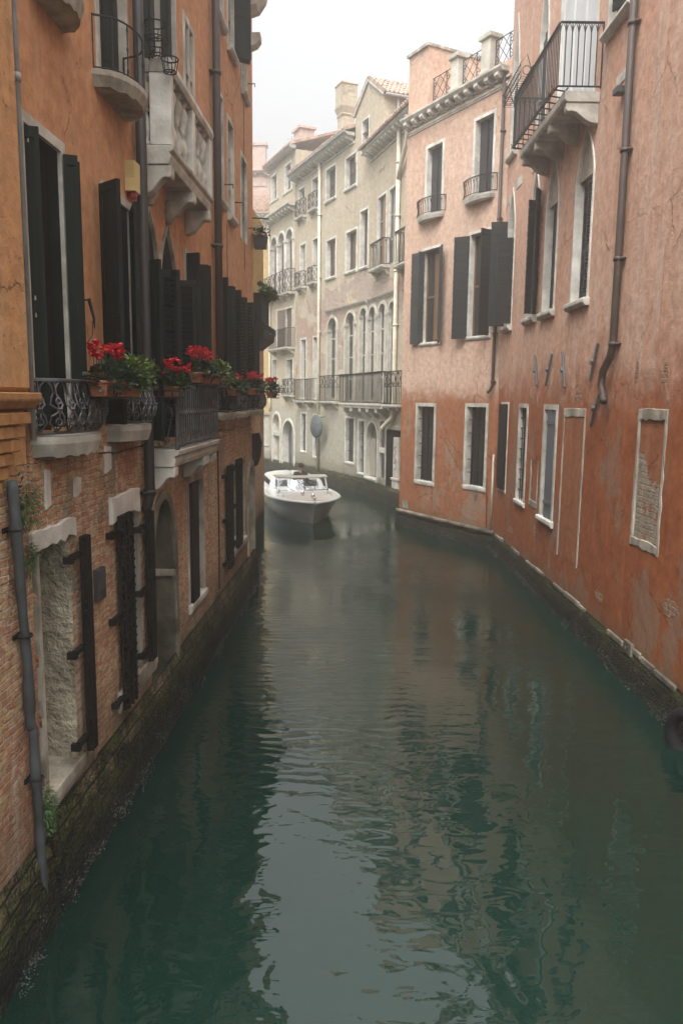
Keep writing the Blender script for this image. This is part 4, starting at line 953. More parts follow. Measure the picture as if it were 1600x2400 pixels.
for o in A_ + BA:
    F = FA if o in A_ else FB
    w = pane(F, o, M['dim'], hc, 'arched_window', (2, 4), M['greystone']); frame_part(F, o, M['greystone'], w, .12, .05, 'arch_surround')
    cap = MB(); zs = o.z1 - (o.s1 - o.s0) / 2
    for s in (o.s0 - .06, o.s1 + .06): cap.box(F, s - .1, s + .1, -.12, .085, zs - .06, zs + .03); cap.box(F, s - .08, s + .08, -.1, .07, zs - .12, zs - .06); cap.lathe(Frame(F.P(s, .0, 0), F.ex, F.ey), 0, 0, [(.065, o.z0), (.06, zs - .12)], 8)
    cap.build('column', M['greystone'], w)
for o in B2[:2] + B3[:2] + B1:
    win(hc, FB, o, 'stone3', 'dim', .08, o in B1, (2, 3), M['greystone'], .02, .05, .08)
for o in B2[2:] + B3[2:]:
    w = win(hc, FB, o, 'stone3', 'dim', .09, True, (2, 2), M['brownshut'], .02, .1, .1, sth=.12)
    if o in B2[2:4]: leaf(w, FB, o.s0 + .04, o.z0 + .02, o.z1 - .02, .44, 4, 1, M['orangewood'], 'vplank', -.2)
win(hc, FB, BG, 'stone3', 'dim', .07, True, (2, 2), M['greystone'], .02, .05, .06)
for o in Bg:
    w = win(hc, FB, o, 'stone3', 'dim', .09, True, None, None, .02, .06, .05); grille(FB, o, w, 3, 3, -.07)
w = pane(FA, ag, M['dim'], hc, 'water_door'); frame_part(FA, ag, M['greystone'], w, .12, .04, 'arch_surround'); m = MB(); m.box(FA, .14, .8, -.19, -.15, .9, 2.5); m.build('door_leaf', M['oldwood'], w); sill_part(FA, ag, M['greystone'], w, .05, .12, .14)
w = pane(FA, an, M['dim'], hc, 'barred_window'); frame_part(FA, an, M['greystone'], w, .08, .03); m = MB(); m.box(FA, an.s0, an.s1, -.1, .04, 2.0, 2.2); m.build('transom', M['greystone'], w)
w = pane(FA, ap, M['dark'], hc, 'water_gate'); frame_part(FA, ap, M['rust'], w, .05, .03)
m = MB(); m.box(FA, 3.2, 3.9, -.4, -.02, -.3, 1.0); m.box(FA, 3.16, 3.94, -.42, .02, 1.0, 1.1); m.box(FA, 3.25, 3.85, -.38, -.04, 1.1, 2.7); m.build('gate_pillar', M['greystone'], w, bevel=.02)
m = MB()                                            # purple spray scribble on the pillar
m.tube([FA.P(3.4, -.032, 2.3), FA.P(3.62, -.032, 2.36), FA.P(3.45, -.032, 2.2), FA.P(3.66, -.032, 2.16), FA.P(3.42, -.032, 1.92), FA.P(3.7, -.032, 1.8), FA.P(3.4, -.032, 1.66), FA.P(3.6, -.032, 1.86), FA.P(3.72, -.032, 1.55), FA.P(3.45, -.032, 1.4)], .012, 4)
m.build('graffiti', simple('purple_spray', (.16, .13, .24), (.12, .1, .2), .7, 9., 0), w)
for F, s0, s1, z in ((FB, .05, 4.75, 8.35), (FA, .05, 3.55, 8.35), (FA, 4.2, 5.5, 8.3)):
    m = MB(); m.extr_yz(F, [(0, z), (.13, z), (.1, z - .07), (.05, z - .1), (0, z - .16)], s0, s1); m.build('string_course', M['greystone'], hc)
# eaves, gutters, tiles
cornice(hc, FA, .05, AE, 14.3, .42, 15, M['greystone'], 'cornice', th=.14, ch=.22)
cornice(hc, FB, 1.66, BE + .1, 15.55, .42, 20, M['greystone'], 'cornice', th=.14, ch=.22)
m = MB(); m.tube([FB.P(1.66, .46, 15.56), FB.P(BE + .1, .46, 15.56)], .06, 8); m.build('gutter', M['gutter'], hc)
tile_roof(hc, FA.P(-.2, .5, 14.32), FA.P(AE, .5, 14.32), FA.P(AE, -4, 16.1), FA.P(-.2, -4, 16.1))
tile_roof(hc, FB.P(1.64, .5, 15.58), FB.P(BE + .1, .5, 15.58), FB.P(BE + .1, -4.5, 17.3), FB.P(1.64, -4.5, 17.3))
m = MB(); m.extr_xz(FB, [(-1.1, 14.3), (-1.1, 16.15), (.3, 17.1), (1.62, 16.15), (1.62, 14.3), (.9, 14.3), (.9, 15.76), (.15, 15.76), (.15, 14.3)], -.45, -.02)
m.box(FB, -1.1, -1.08, -5, -.45, 14.3, 16.15); m.box(FB, 1.6, 1.62, -5, -.45, 14.3, 16.15); dm = m.build('dormer', M['B'], hc)
m = MB()
for a, b in (((-1.16, 16.13), (.3, 17.12)), ((.3, 17.12), (1.7, 16.13))):
    m.prism([FB.P(a[0], .06, a[1]), FB.P(b[0], .06, b[1]), FB.P(b[0], .06, b[1] + .1), FB.P(a[0], .06, a[1] + .1)], [FB.P(a[0], -.46, a[1]), FB.P(b[0], -.46, b[1]), FB.P(b[0], -.46, b[1] + .1), FB.P(a[0], -.46, a[1] + .1)])
m.build('barge_stone', M['greystone'], dm)
tile_roof(dm, FB.P(-1.3, .05, 16.16), FB.P(-1.3, -5.2, 16.16), FB.P(.3, -5.2, 17.25), FB.P(.3, .05, 17.25)); tile_roof(dm, FB.P(1.8, .05, 16.16), FB.P(1.8, -5.2, 16.16), FB.P(.3, -5.2, 17.25), FB.P(.3, .05, 17.25))
m = MB(); m.tube([FB.P(-1.33, .0, 16.12), FB.P(-1.33, -5, 16.12)], .06, 8); m.tube([FB.P(-1.2, -.6, 16.1), FB.P(-1.2, -.6, 14.3)], .06, 8); m.build('gutter', M['gutter'], dm)
CH = Frame(FB.P(4.6, -.85, 0), FB.ex, FB.ey)
m = MB(); m.box(CH, -.30, .30, -.30, .30, 14.5, 17.3); ch = m.build('chimney', M['B'], hc)
m = MB(); q = [(.32, 17.15), (.35, 17.22), (.32, 17.28), (.40, 17.5), (.42, 17.56), (.39, 17.58), (.39, 18.5), (.43, 18.53), (.41, 18.6), (.3, 18.66)]
vs = []; fs = []
for r, z in q: vs += [CH.P(-r, -r, z), CH.P(r, -r, z), CH.P(r, r, z), CH.P(-r, r, z)]
for i in range(len(q) - 1):
    for k in range(4): fs.append((i * 4 + k, i * 4 + (k + 1) % 4, i * 4 + 4 + (k + 1) % 4, i * 4 + 4 + k))
fs.append((len(vs) - 4, len(vs) - 3, len(vs) - 2, len(vs) - 1)); fs.append((0, 1, 2, 3)); m.add(vs, fs); m.build('chimney_pot', M['B'], ch)
# pipes
pipe(hc, FB, [(5.5, .1, 15.4), (5.5, .1, .6)], .075, M['creampipe'], collars=tuple((5.5, .1, z) for z in (12.9, 10.0, 7.4, 4.9, 3.3)))
pipe(hc, FA, [(3.58, .1, 14.1), (3.58, .1, 3.7), (3.55, .12, 3.5), (3.0, .2, 3.2), (2.75, .25, 3.05), (2.72, .25, 2.9)], .085, M['creampipe'], collars=tuple((3.58, .1, z) for z in (12.9, 11.0, 9.0, 7.0)))
pipe(hc, FA, [(4.95, .3, 14.1), (4.95, .28, 13.85), (4.6, .2, 13.3), (3.75, .12, 12.6), (3.6, .1, 12.3)], .08, M['creampipe'])
# balconies
def straight(F, s0, s1, out, zb, zt, style, sp, rail, mat='rust', slab='greystone', th=.12, nb=2):
    m = MB(); m.extr_yz(F, [(0, zb - th), (out - .04, zb - th), (out, zb - th * .5), (out, zb), (0, zb)], s0, s1); q = m.build('balcony', M[slab], hc if F in (FA, FB) else h3)
    railing(q, F, [(s0 + .04, 0), (s0 + .04, out - .05), (s1 - .04, out - .05), (s1 - .04, 0)], zb, zt, style, sp, rail * 1.35, mat, 0, .02)
    for k in range(nb):
        s = s0 + (s1 - s0) * (k + .5) / nb if nb > 2 else (s0 + .15, s1 - .15)[k]
        bracket(q, F, s, .14, out - .1, zb - th - .001, .26, M[slab])
    return q
straight(FA, .95, 2.6, .35, 9.4, 10.4, 'arch', .16, .010)
straight(FA, 4.0, 5.3, .4, 9.1, 10.3, 'arch', .15, .010)
straight(FB, 7.5, 8.55, .3, 9.86, 10.6, 'lattice', .2, .009, th=.12); straight(FB, 5.7, 6.75, .3, 9.86, 10.6, 'lattice', .2, .009, th=.12)
straight(FB, 7.55, 8.75, .25, 13.35, 14.15, 'lattice', .2, .009, th=.12); straight(FB, 5.75, 6.85, .25, 13.35, 14.1, 'lattice', .2, .009, th=.12)
straight(FB, 7.2, 8.5, .35, 4.05, 5.15, 'bar', .14, .009); straight(FB, 5.5, 6.9, .35, 4.05, 5.15, 'bar', .14, .009); straight(FB, 3.0, 4.9, .35, 4.05, 5.25, 'xtop', .14, .009)
# long balcony round the bend
o_ = .55; cn = (FA.P(0, o_, 0) + FB.P(0, o_, 0)) / 2
def ga(F, s, y): q = F.P(s, y, 0); return (q.x, q.y)
W0 = Frame((0, 0, 0), (1, 0, 0), (0, 1, 0))
def ring_poly(y): return [ga(FB, 2.05, 0), ga(FB, 1.75, y), ((FA.P(0, y, 0) + FB.P(0, y, 0)) / 2)[:2], ga(FA, 3.3, y), ga(FA, 3.3, 0)]
m = MB()
for y, za, zb in ((.60, 3.92, 4.0), (.54, 3.8, 3.92)):
    q = ring_poly(y); m.prism([V((x, yy, za)) for x, yy in q], [V((x, yy, zb)) for x, yy in q])
lb = m.build('long_balcony', M['greystone'], hc)
q = ring_poly(.54); railing(lb, W0, q, 4.0, 5.24, 'arch', .13, .014, 'rust', 0, .024)
for F, s in ((FB, 1.5), (FB, .6), (FA, .5), (FA, 1.5), (FA, 2.6)): bracket(lb, F, s, .3, .5, 3.798, .42, M['greystone'])
straight(FA, 3.35, 6.0, .5, 3.98, 5.22, 'xtop', .16, .010, 'rust', nb=3)
footing(hc, FA, 0, AE, .7, .04, .22, 41); footing(hc, FB, 0, BE, .7, .04, .22, 42)

# ================================================================== buff house beyond the cream one
h3 = thing('buff_house', 'tall buff house with three round arches and arched water door, beyond the cream house', 'house', FC.P(11, 0, 0))
CE = 13.5
cw = [Op(12.14, 13.06, 15.15, 16.48, d=.2), Op(9.78, 10.76, 15.1, 16.45, d=.2)]
ca = [Op(12.1, 13.16, 9.84, 13.15, 'round', .25), Op(10.8, 11.86, 9.84, 13.15, 'round', .25), Op(9.46, 10.5, 9.84, 13.1, 'round', .25)]
cl = [Op(9.55, 10.74, 6.95, 9.0, d=.15), Op(11.36, 12.1, 6.95, 9.05, d=.2)]; ct = [Op(9.45, 10.42, 4.4, 6.26, d=.22), Op(12.14, 12.96, 4.5, 6.36, d=.22)]
cg = [Op(11.56, 12.86, -.2, 3.26, 'round', .3), Op(9.2, 11.06, -.2, 2.94, 'round', .35)]
wall(h3, FC, BE + .01, CE, -.6, 16.9, cw + ca + cl + ct + cg, M['C'], depth=8)
for o in cw: win(h3, FC, o, 'stone3', 'dim', .09, True, (2, 2), M['greystone'], .02, .3, .06)
for o in ca:
    w = pane(FC, o, M['brownshut'], h3, 'arched_window', (2, 3), M['brownshut']); frame_part(FC, o, M['stone3'], w, .12, .05, 'arch_surround'); zs = o.z1 - (o.s1 - o.s0) / 2; cap = MB()
    for s in (o.s0 - .06, o.s1 + .06): cap.box(FC, s - .12, s + .12, -.1, .09, zs - .08, zs + .04); cap.lathe(Frame(FC.P(s, 0, 0), FC.ex, FC.ey), 0, 0, [(.075, o.z0), (.07, zs - .08)], 8)
    cap.build('column', M['stone3'], w)
w = win(h3, FC, cl[0], 'stone3', 'brownshut', .08, False, None); leaf(w, FC, 10.72, 6.95, 8.96, .5, 150, -1, M['brownshut'], 'louver')
win(h3, FC, cl[1], 'stone3', 'dim', .08, False, (2, 3), M['greystone'])
for o in ct: win(h3, FC, o, 'stone3', 'dim', .08, True, (2, 3), M['greystone'])
for o in cg:
    w = pane(FC, o, M['roughplaster'] if o is cg[0] else M['dim'], h3, 'water_gate'); frame_part(FC, o, M['stone3'], w, .13, .05, 'arch_surround')
    if o is cg[0]: m = MB(); m.box(FC, o.s0, o.s1, -.28, -.0, 2.0, 2.2); m.prism([FC.P(x, -.26, z) for x, z in [(11.8, 2.22), (11.8, 2.9), (12.2, 3.14), (12.6, 2.9), (12.6, 2.22)]], [FC.P(x, -.285, z) for x, z in [(11.8, 2.22), (11.8, 2.9), (12.2, 3.14), (12.6, 2.9), (12.6, 2.22)]]); m.build('fanlight', M['greystone'], w)
    else: m = MB(); m.box(FC, 9.3, 10.0, -.34, -.26, .3, 2.6); m.box(FC, 10.05, 10.15, -.34, -.2, .3, 2.7); m.build('door_leaf', M['oldwood'], w)
m = MB(); m.extr_yz(FC, [(0, 14.3), (.42, 14.3), (.42, 14.22), (.3, 14.12), (0, 14.1)], BE + .05, CE + .3)
for k in range(9):
    s = 9.3 + k * .5; m.extr_yz(FC, [(0, 14.099), (.36, 14.099), (.34, 14.0), (.15, 13.92), (0, 13.85)], s - .08, s + .08)
m.build('cornice', M['greystone'], h3)
m = MB(); m.extr_yz(FC, [(0, 16.9), (.3, 16.95), (.36, 17.05), (.3, 17.1), (0, 17.1)], BE, CE + .2); m.build('gutter', M['gutter'], h3)
tile_roof(h3, FC.P(BE, .35, 17.08), FC.P(CE + .2, .35, 17.08), FC.P(CE + .2, -5, 18.9), FC.P(BE, -5, 18.9))
m = MB(); m.box(FC, 10.6, 11.6, -1.6, -.8, 17., 18.5); m.box(FC, 10.5, 11.7, -1.7, -.7, 18.5, 18.62); m.build('chimney', M['D'], h3)
straight(FC, 9.12, 13.5, .4, 9.78, 10.95, 'lattice', .2, .011, nb=4); straight(FC, 9.12, 10.95, .45, 6.9, 7.9, 'bar', .12, .010); straight(FC, 11.0, 12.5, .45, 6.9, 7.9, 'bar', .15, .010); straight(FC, 9.15, 10.6, .3, 4.35, 5.2, 'lattice', .2, .010)
pipe(h3, FC, [(13.3, .15, 14.1), (13.35, .12, 13.6), (13.2, .1, 12.9), (13.2, .1, 4.0), (13.1, .12, 3.4)], .075, M['creampipe'])
footing(h3, FC, BE, CE, .6, .04, .2, 51)

# ================================================================== yellow house facing down the canal, and the far pink one
h4 = thing('yellow_house', 'yellow house with tiled roof and arched loggia closing the view at the bend', 'house', FY.P(2, 0, 0))
ya = Op(.95, 2.5, 9.0, 14.1, 'round', .25); yg = Op(.3, .9, 1.35, 3.1, d=.05)
wall(h4, FY, -.5, 6., -.6, 14.6, [ya, yg], M['Y'], depth=7)
w = pane(FY, ya, M['brownshut'], h4, 'loggia_window', (3, 2), M['greystone']); frame_part(FY, ya, M['stone3'], w, .18, .05, 'arch_surround'); w = pane(FY, yg, M['greystone'], h4, 'blind_panel'); sill_part(FY, yg, M['stone3'], w, .05, .05, .08)
m = MB(); m.extr_yz(FY, [(0, 3.25), (.1, 3.25), (.06, 3.13), (0, 3.1)], -.5, 6); m.build('string_course', M['greystone'], h4)
cornice(h4, FY, -.5, 6, 14.75, .35, 22, M['stone3'], th=.1, ch=.14)
m = MB(); m.box(FY, -.1, .35, .05, .5, 13.55, 14.1); m.build('eave_bracket', M['stone3'], h4, bevel=.03)
tile_roof(h4, FY.P(-.5, .4, 14.78), FY.P(6, .4, 14.78), FY.P(6, -6, 17.2), FY.P(-.5, -6, 17.2), period=.26, amp=.06, row=.4)
footing(h4, FY, -.5, 6, .5, .04, .2, 61)
h5 = thing('far_pink_house', 'faint pink house with square chimney fading into the fog far behind', 'house', (-7, 62, 0))
FD = wall_frame((-3.4, 61), (-1, .02), False)
wall(h5, FD, 0, 9, -.6, 20.8, [], M['D'], depth=6)
cornice(h5, FD, 0, 9, 20.95, .3, 12, M['D']); tile_roof(h5, FD.P(0, .35, 20.98), FD.P(9, .35, 20.98), FD.P(9, -5, 22.4), FD.P(0, -5, 22.4), period=.3)
m = MB(); m.box(FD, 2.6, 4.3, -.6, .05, 20., 22.9); m.box(FD, 2.5, 4.4, -.7, .15, 22.91, 23.1); m.build('chimney', M['D'], h5)
m = MB(); m.tube([FD.P(.8, -2, 21), FD.P(.8, -2, 24.2)], .012, 5)
for z, l in ((23.4, .7), (24.0, .5), (23.7, .3)): m.tube([FD.P(.8 - l, -2, z), FD.P(.8 + l, -2, z)], .008, 4)
m.build('aerial', M['iron'], h5)

# ================================================================== canal mirror
cm = thing('canal_mirror', 'round grey canal mirror seen from behind on the cream wall by the drainpipe', 'mirror', FB.P(4.9, .1, 2.8))
CMF = FB.sub(4.75, .52, 0, math.radians(12)); m = MB(); n = 24; vs = []; fs = []
for j, (r, d) in enumerate(((.0, .10), (.25, .085), (.42, .05), (.52, 0.), (.54, -.02), (.54, -.05), (.50, -.05))):
    for k in range(n): a = 2 * PI * k / n; vs.append(CMF.P(r * math.cos(a), d, 2.82 + r * math.sin(a) * 1.05))
for j in range(6):
    for k in range(n): fs.append((j * n + k, j * n + (k + 1) % n, (j + 1) * n + (k + 1) % n, (j + 1) * n + k))
fs.append(tuple(6 * n + k for k in range(n))); m.add(vs, fs); m.build('mirror_dish', M['mirrorback'], cm, smooth=True)
m = MB(); m.tube([FB.P(4.75, .5, 2.3), FB.P(4.75, .5, 2.02)], .025, 6); m.tube([FB.P(4.85, .0, 3.3), FB.P(4.75, .46, 3.2), FB.P(4.75, .48, 2.85)], .022, 6); m.build('mirror_arm', M['iron'], cm)

# ================================================================== boat and driver
BX = V((-.2, .98, 0)).normalized(); BF = Frame((-.86, 25.0, 0), BX, (BX.y, -BX.x, 0))
bt = thing('water_taxi', 'white motor launch with wooden foredeck coming round the bend, driver at its windscreen', 'boat', BF.P(4, 0, 0))
def lerp(t, x):
    for (a, p), (b, q) in zip(t, t[1:]):
        if x <= b: f = (x - a) / (b - a); f = f; return p + (q - p) * f
    return t[-1][1]
GB = [(0, .03), (.15, .25), (.4, .52), (.8, .80), (1.3, 1.03), (1.9, 1.20), (2.6, 1.29), (3.6, 1.32), (6, 1.28), (8, 1.12)]
WB_ = [(0, 0), (.5, 0.0), (.8, .20), (1.3, .50), (1.9, .76), (2.6, .93), (3.6, 1.04), (6, 1.06), (8, .98)]
GZ = [(0, .78), (1.3, .75), (2.6, .71), (4.5, .66), (8, .6)]
KZ = [(0, .70), (.25, .45), (.5, .0), (.75, -.3), (1.2, -.4), (8, -.4)]
xs = [0, .08, .18, .3, .45, .6, .8, 1.05, 1.35, 1.7, 2.1, 2.6, 3.2, 4, 5, 6, 7, 8]
vs = []; fs = []
for x in xs:
    g_, w_, z_, k_ = lerp(GB, x), lerp(WB_, x), lerp(GZ, x), lerp(KZ, x); wz = max(0., k_ + .02)
    half = [(0, k_), (w_ * .55, min(wz, k_ + (wz - k_) * .45)), (w_, wz), (w_ + (g_ - w_) * .42, wz + (z_ - wz) * .5), (w_ + (g_ - w_) * .78, wz + (z_ - wz) * .8), (g_, z_)]
    row = [(-y, z) for y, z in half[::-1]] + half[1:]
    vs += [BF.P(x, y, z) for y, z in row]
nr = 11
for i in range(len(xs) - 1):
    for k in range(nr - 1): a = i * nr + k; fs.append((a, a + 1, a + nr + 1, a + nr))
fs.append(tuple(range(nr))); fs.append(tuple((len(xs) - 1) * nr + k for k in range(nr)))
m = MB(); m.add(vs, fs); m.build('hull', M['hull'], bt, smooth=True)
m = MB()
for sg in (-1, 1):
    m.tube([BF.P(x, sg * lerp(GB, x), lerp(GZ, x) + .0) for x in xs], .055, 8)
m.build('rubbing_strake', M['boatwhite'], bt, smooth=True)
def deck(x0, x1, f0, f1, dz, name, mat, camb=.05):
    m = MB(); X = [x for x in xs if x0 < x < x1]; X = [x0] + X + [x1]; vs = []; fs = []; nn = 9
    for x in X:
        g_ = lerp(GB, x)
        for k in range(nn): t = -1 + 2 * k / (nn - 1); y = t * max(.0, g_ * f1); vs.append(BF.P(x, y, lerp(GZ, x) + dz + camb * (1 - t * t) * min(1, g_)))
    for i in range(len(X) - 1):
        for k in range(nn - 1): a = i * nn + k; fs.append((a, a + 1, a + nn + 1, a + nn))
    m.add(vs, fs); b = len(m.v); m.add([p - V((0, 0, .04)) for p in vs], fs); return m.build(name, mat, bt, smooth=True)
deck(.02, 8., 0, 1., .025, 'side_deck', M['boatwhite'])
M['deck'] = deck_mat(BF.ey); deck(.34, 2.3, 0, .88, .034, 'foredeck', M['deck'])
m = MB()                                            # coaming under the windscreen
pts = [(2.75, -.92), (2.45, -.86), (2.3, -.6), (2.24, 0), (2.3, .6), (2.45, .86), (2.75, .92)]
m.prism([BF.P(x, y, .66) for x, y in pts], [BF.P(x + .06, y * .98, .90) for x, y in pts]); m.build('coaming', M['boatwhite'], bt, bevel=.02)
def scr(x, y, t): return BF.P(x + .26 * t, y * (1 - .03 * t), .90 + .42 * t)
ws = [(3.35, -.95), (2.62, -.9), (2.44, -.6), (2.38, 0), (2.44, .6), (2.62, .9), (3.35, .95)]
m = MB()
for a, b in zip(ws, ws[1:]): m.quad(scr(*a, 0), scr(*b, 0), scr(*b, 1), scr(*a, 1))
wsd = m.build('windscreen', M['clear'], bt)
m = MB()
for x, y in (ws[0], ws[1], ws[3], ws[5], ws[6]): m.tube([scr(x, y, 0), scr(x, y, 1)], .022 if y else .014, 6)
m.tube([scr(*p, 0) for p in ws], .02, 6); m.build('windscreen_frame', M['chrome'], wsd)
m = MB(); tp = [(x - .03, y * 1.03) for x, y in ws]; m.prism([BF.P(x + .23, y, 1.315) for x, y in tp], [BF.P(x + .24, y, 1.375) for x, y in tp])
m.build('screen_visor', M['oldwood'], bt, bevel=.02)
for y, dy in ((-.42, -.34), (.28, -.36)):
    m = MB(); m.tube([BF.P(2.24, y, .92), BF.P(2.40, y + dy, 1.18)], .012, 5); m.build('wiper', M['iron'], wsd)
m = MB(); zr = 1.2
prof = [(-1.05, .66), (-1.04, .9), (-.97, 1.07), (-.86, 1.14), (-.5, zr), (0, zr + .03), (.5, zr), (.86, 1.14), (.97, 1.07), (1.04, .9), (1.05, .66)]
m.prism([BF.P(4.3 + (z - .66) * .5, y, z) for y, z in prof], [BF.P(7.4, y * .95, z - .04) for y, z in prof]); cb = m.build('cabin', M['boatwhite'], bt, bevel=.03)
m = MB()
for sg in (-1, 1):
    for x0, x1 in ((4.5, 5.1), (5.18, 5.9), (5.98, 6.7)): m.prism([BF.P(x, sg * (1.052 - .006 * (x - 4)), z) for x, z in ((x0, .86), (x1, .86), (x1, .89), (x0, .89))] , [BF.P(x, sg * (1.012 - .012 * (x - 4)), z) for x, z in ((x0, 1.04), (x1, 1.04), (x1, 1.06), (x0, 1.06))])
for y0, y1 in ((-.8, -.2), (.2, .8)): m.prism([BF.P(4.38, y, z) for y, z in ((y0, .84), (y1, .84))] + [BF.P(4.505, y, 1.08) for y in (y1, y0)], [BF.P(4.40, y, z) for y, z in ((y0, .84), (y1, .84))] + [BF.P(4.525, y, 1.08) for y in (y1, y0)])
m.build('cabin_window', M['glass'], cb)
m = MB(); m.box(BF, 2.8, 4.34, -.9, .9, -.04, .02); m.build('cockpit_floor', M['wood'], bt)
m = MB(); m.lathe(Frame(BF.P(.62, .02, 0), BF.ex, BF.ey), 0, 0, [(.05, .78), (.035, .83), (.055, .86), (.07, .93), (.055, 1.0), (.02, 1.03), (.008, 1.05), (.006, 1.23), (.002, 1.24)], 12); m.build('bow_light', M['chrome'], bt, smooth=True)
m = MB(); m.lathe(Frame(BF.P(.28, .02, 0), BF.ex, BF.ey), 0, 0, [(.045, .78), (.05, .83), (.03, .86), (.055, .9), (.03, .94)], 12); m.build('bow_bollard', M['chrome'], bt, smooth=True)
m = MB(); m.lathe(Frame(BF.P(1.6, -.18, 0), BF.ex, BF.ey), 0, 0, [(.05, .78), (.055, .86), (.075, .9), (.06, .97), (.03, 1.0)], 12); m.build('searchlight', M['chrome'], bt, smooth=True)
for y in (-.85, .86):
    m = MB(); x = 1.75; m.tube([BF.P(x - .14, y, .85), BF.P(x + .14, y, .85)], .016, 6); m.tube([BF.P(x - .05, y, .74), BF.P(x - .05, y, .85)], .014, 6); m.tube([BF.P(x + .05, y, .74), BF.P(x + .05, y, .85)], .014, 6); m.build('cleat', M['chrome'], bt, smooth=True)
m = MB(); m.ring(BF.P(3.0, .45, 1.05), BF.ey, V((0, 0, 1)), .16, .012, 16, 6); m.tube([BF.P(3.0, .45, 1.05), BF.P(2.75, .45, .9)], .015, 5)
m.tube([BF.P(3.0, .31, 1.05), BF.P(3.0, .59, 1.05)], .008, 4); m.build('steering_wheel', M['chrome'], bt)

def skinned(name, verts, edges, mat, parent, sub=2):
    top = parent
    me = bpy.data.meshes.new(name); me.from_pydata([tuple(V(p) - top.location) for p, r in verts], edges, []); o = bpy.data.objects.new(name, me); COL.objects.link(o); o.parent = parent
    sm = o.modifiers.new('skin', 'SKIN')
    for i, (p, r) in enumerate(verts):
        rr = r if isinstance(r, tuple) else (r, r); me.skin_vertices[0].data[i].radius = rr
    me.skin_vertices[0].data[0].use_root = True
    s2 = o.modifiers.new('sub', 'SUBSURF'); s2.levels = sub; s2.render_levels = sub
    me.materials.append(mat); return o
PF = Frame(BF.P(3.3, .0, .02), BF.ex, BF.ey)
def pp(x, y, z): return PF.P(x, y, z)
pe = thing('person', 'person in dark jacket and knit cap standing behind the launch windscreen', 'person', PF.P(0, 0, 0))
# pelvis 0 spine chest neck head ; arms forward to the wheel
vt = [(pp(0, 0, .93), (.13, .10)), (pp(0, 0, 1.12), (.13, .10)), (pp(0, 0, 1.32), (.17, .11)), (pp(-.01, 0, 1.47), .06), (pp(-.02, 0, 1.54), .055), (pp(-.03, 0, 1.62), (.078, .09)), (pp(-.03, 0, 1.70), (.07, .085)),
      (pp(0, .20, 1.40), .065), (pp(-.08, .24, 1.18), .048), (pp(-.32, .27, 1.12), .038), (pp(-.40, .27, 1.13), .032),
      (pp(0, -.20, 1.40), .065), (pp(-.06, -.26, 1.18), .048), (pp(-.26, -.20, 1.30), .038), (pp(-.32, -.18, 1.36), .034),
      (pp(0, .09, .86), .09), (pp(0, .11, .48), .062), (pp(.02, .12, .09), .045), (pp(-.12, .13, .04), .04),
      (pp(0, -.09, .86), .09), (pp(0, -.11, .48), .062), (pp(.02, -.12, .09), .045), (pp(-.12, -.13, .04), .04)]
ed = [(0, 1), (1, 2), (2, 3), (3, 4), (4, 5), (5, 6), (2, 7), (7, 8), (8, 9), (9, 10), (2, 11), (11, 12), (12, 13), (13, 14), (0, 15), (15, 16), (16, 17), (17, 18), (0, 19), (19, 20), (20, 21), (21, 22)]
hd = len(vt)
for sg, (hx, hy, hz) in ((1, (-.40, .27, 1.13)), (-1, (-.32, -.18, 1.36))):
    base = 10 if sg > 0 else 14
    for k in range(4):
        i = len(vt); dy = (k - 1.5) * .018
        vt += [(pp(hx - .05, hy + dy, hz + .01), .009), (pp(hx - .08, hy + dy, hz - .005 - .004 * k), .008), (pp(hx - .085, hy + dy, hz - .03), .007)]; ed += [(base, i), (i, i + 1), (i + 1, i + 2)]
    i = len(vt); vt += [(pp(hx - .02, hy - sg * .035, hz + .015), .010), (pp(hx - .05, hy - sg * .045, hz + .01), .008)]; ed += [(base, i), (i, i + 1)]
skinned('body', vt, ed, M['skin'], pe)
J_ = [(0, .012), (1, .02), (2, .022), (3, .03)]
jv = [(vt[0][0] - V((0, 0, .05)), (.165, .13)), (vt[1][0], (.16, .125)), (vt[2][0], (.215, .14)), (pp(-.01, 0, 1.46), (.085, .08)), (vt[7][0], .10), (vt[8][0], .068), (pp(-.28, .265, 1.13), .052), (vt[11][0], .10), (vt[12][0], .068), (pp(-.23, -.21, 1.28), .052)]
skinned('jacket', jv, [(0, 1), (1, 2), (2, 3), (2, 4), (4, 5), (5, 6), (2, 7), (7, 8), (8, 9)], M['jacket'], pe)
tv = [(pp(0, 0, .95), (.15, .12)), (pp(0, .09, .86), .11), (pp(0, .11, .48), .08), (pp(.02, .12, .1), .06), (pp(0, -.09, .86), .11), (pp(0, -.11, .48), .08), (pp(.02, -.12, .1), .06)]
skinned('trousers', tv, [(0, 1), (1, 2), (2, 3), (0, 4), (4, 5), (5, 6)], M['trousers'], pe)
m = MB(); HF = Frame(pp(-.03, 0, 0), PF.ex, PF.ey); m.lathe(HF, 0, 0, [(.094, 1.645), (.102, 1.66), (.104, 1.70), (.098, 1.75), (.075, 1.79), (.035, 1.81), (.004, 1.815)], 16); m.build('knit_cap', M['cap'], pe, smooth=True)
m = MB()
m.prism([HF.P(-.085, -.012, 1.60), HF.P(-.085, .012, 1.60), HF.P(-.08, .006, 1.645), HF.P(-.08, -.006, 1.645)], [HF.P(-.108, -.013, 1.598), HF.P(-.108, .013, 1.598), HF.P(-.088, .005, 1.64), HF.P(-.088, -.005, 1.64)])
for sg in (-1, 1): m.ring(HF.P(-.02, sg * .083, 1.62), HF.ex, V((0, 0, 1)), .016, .008, 8, 5)
m.box(HF, -.094, -.088, -.022, .022, 1.572, 1.578); m.build('face_features', M['skin'], pe, smooth=True)
m = MB()
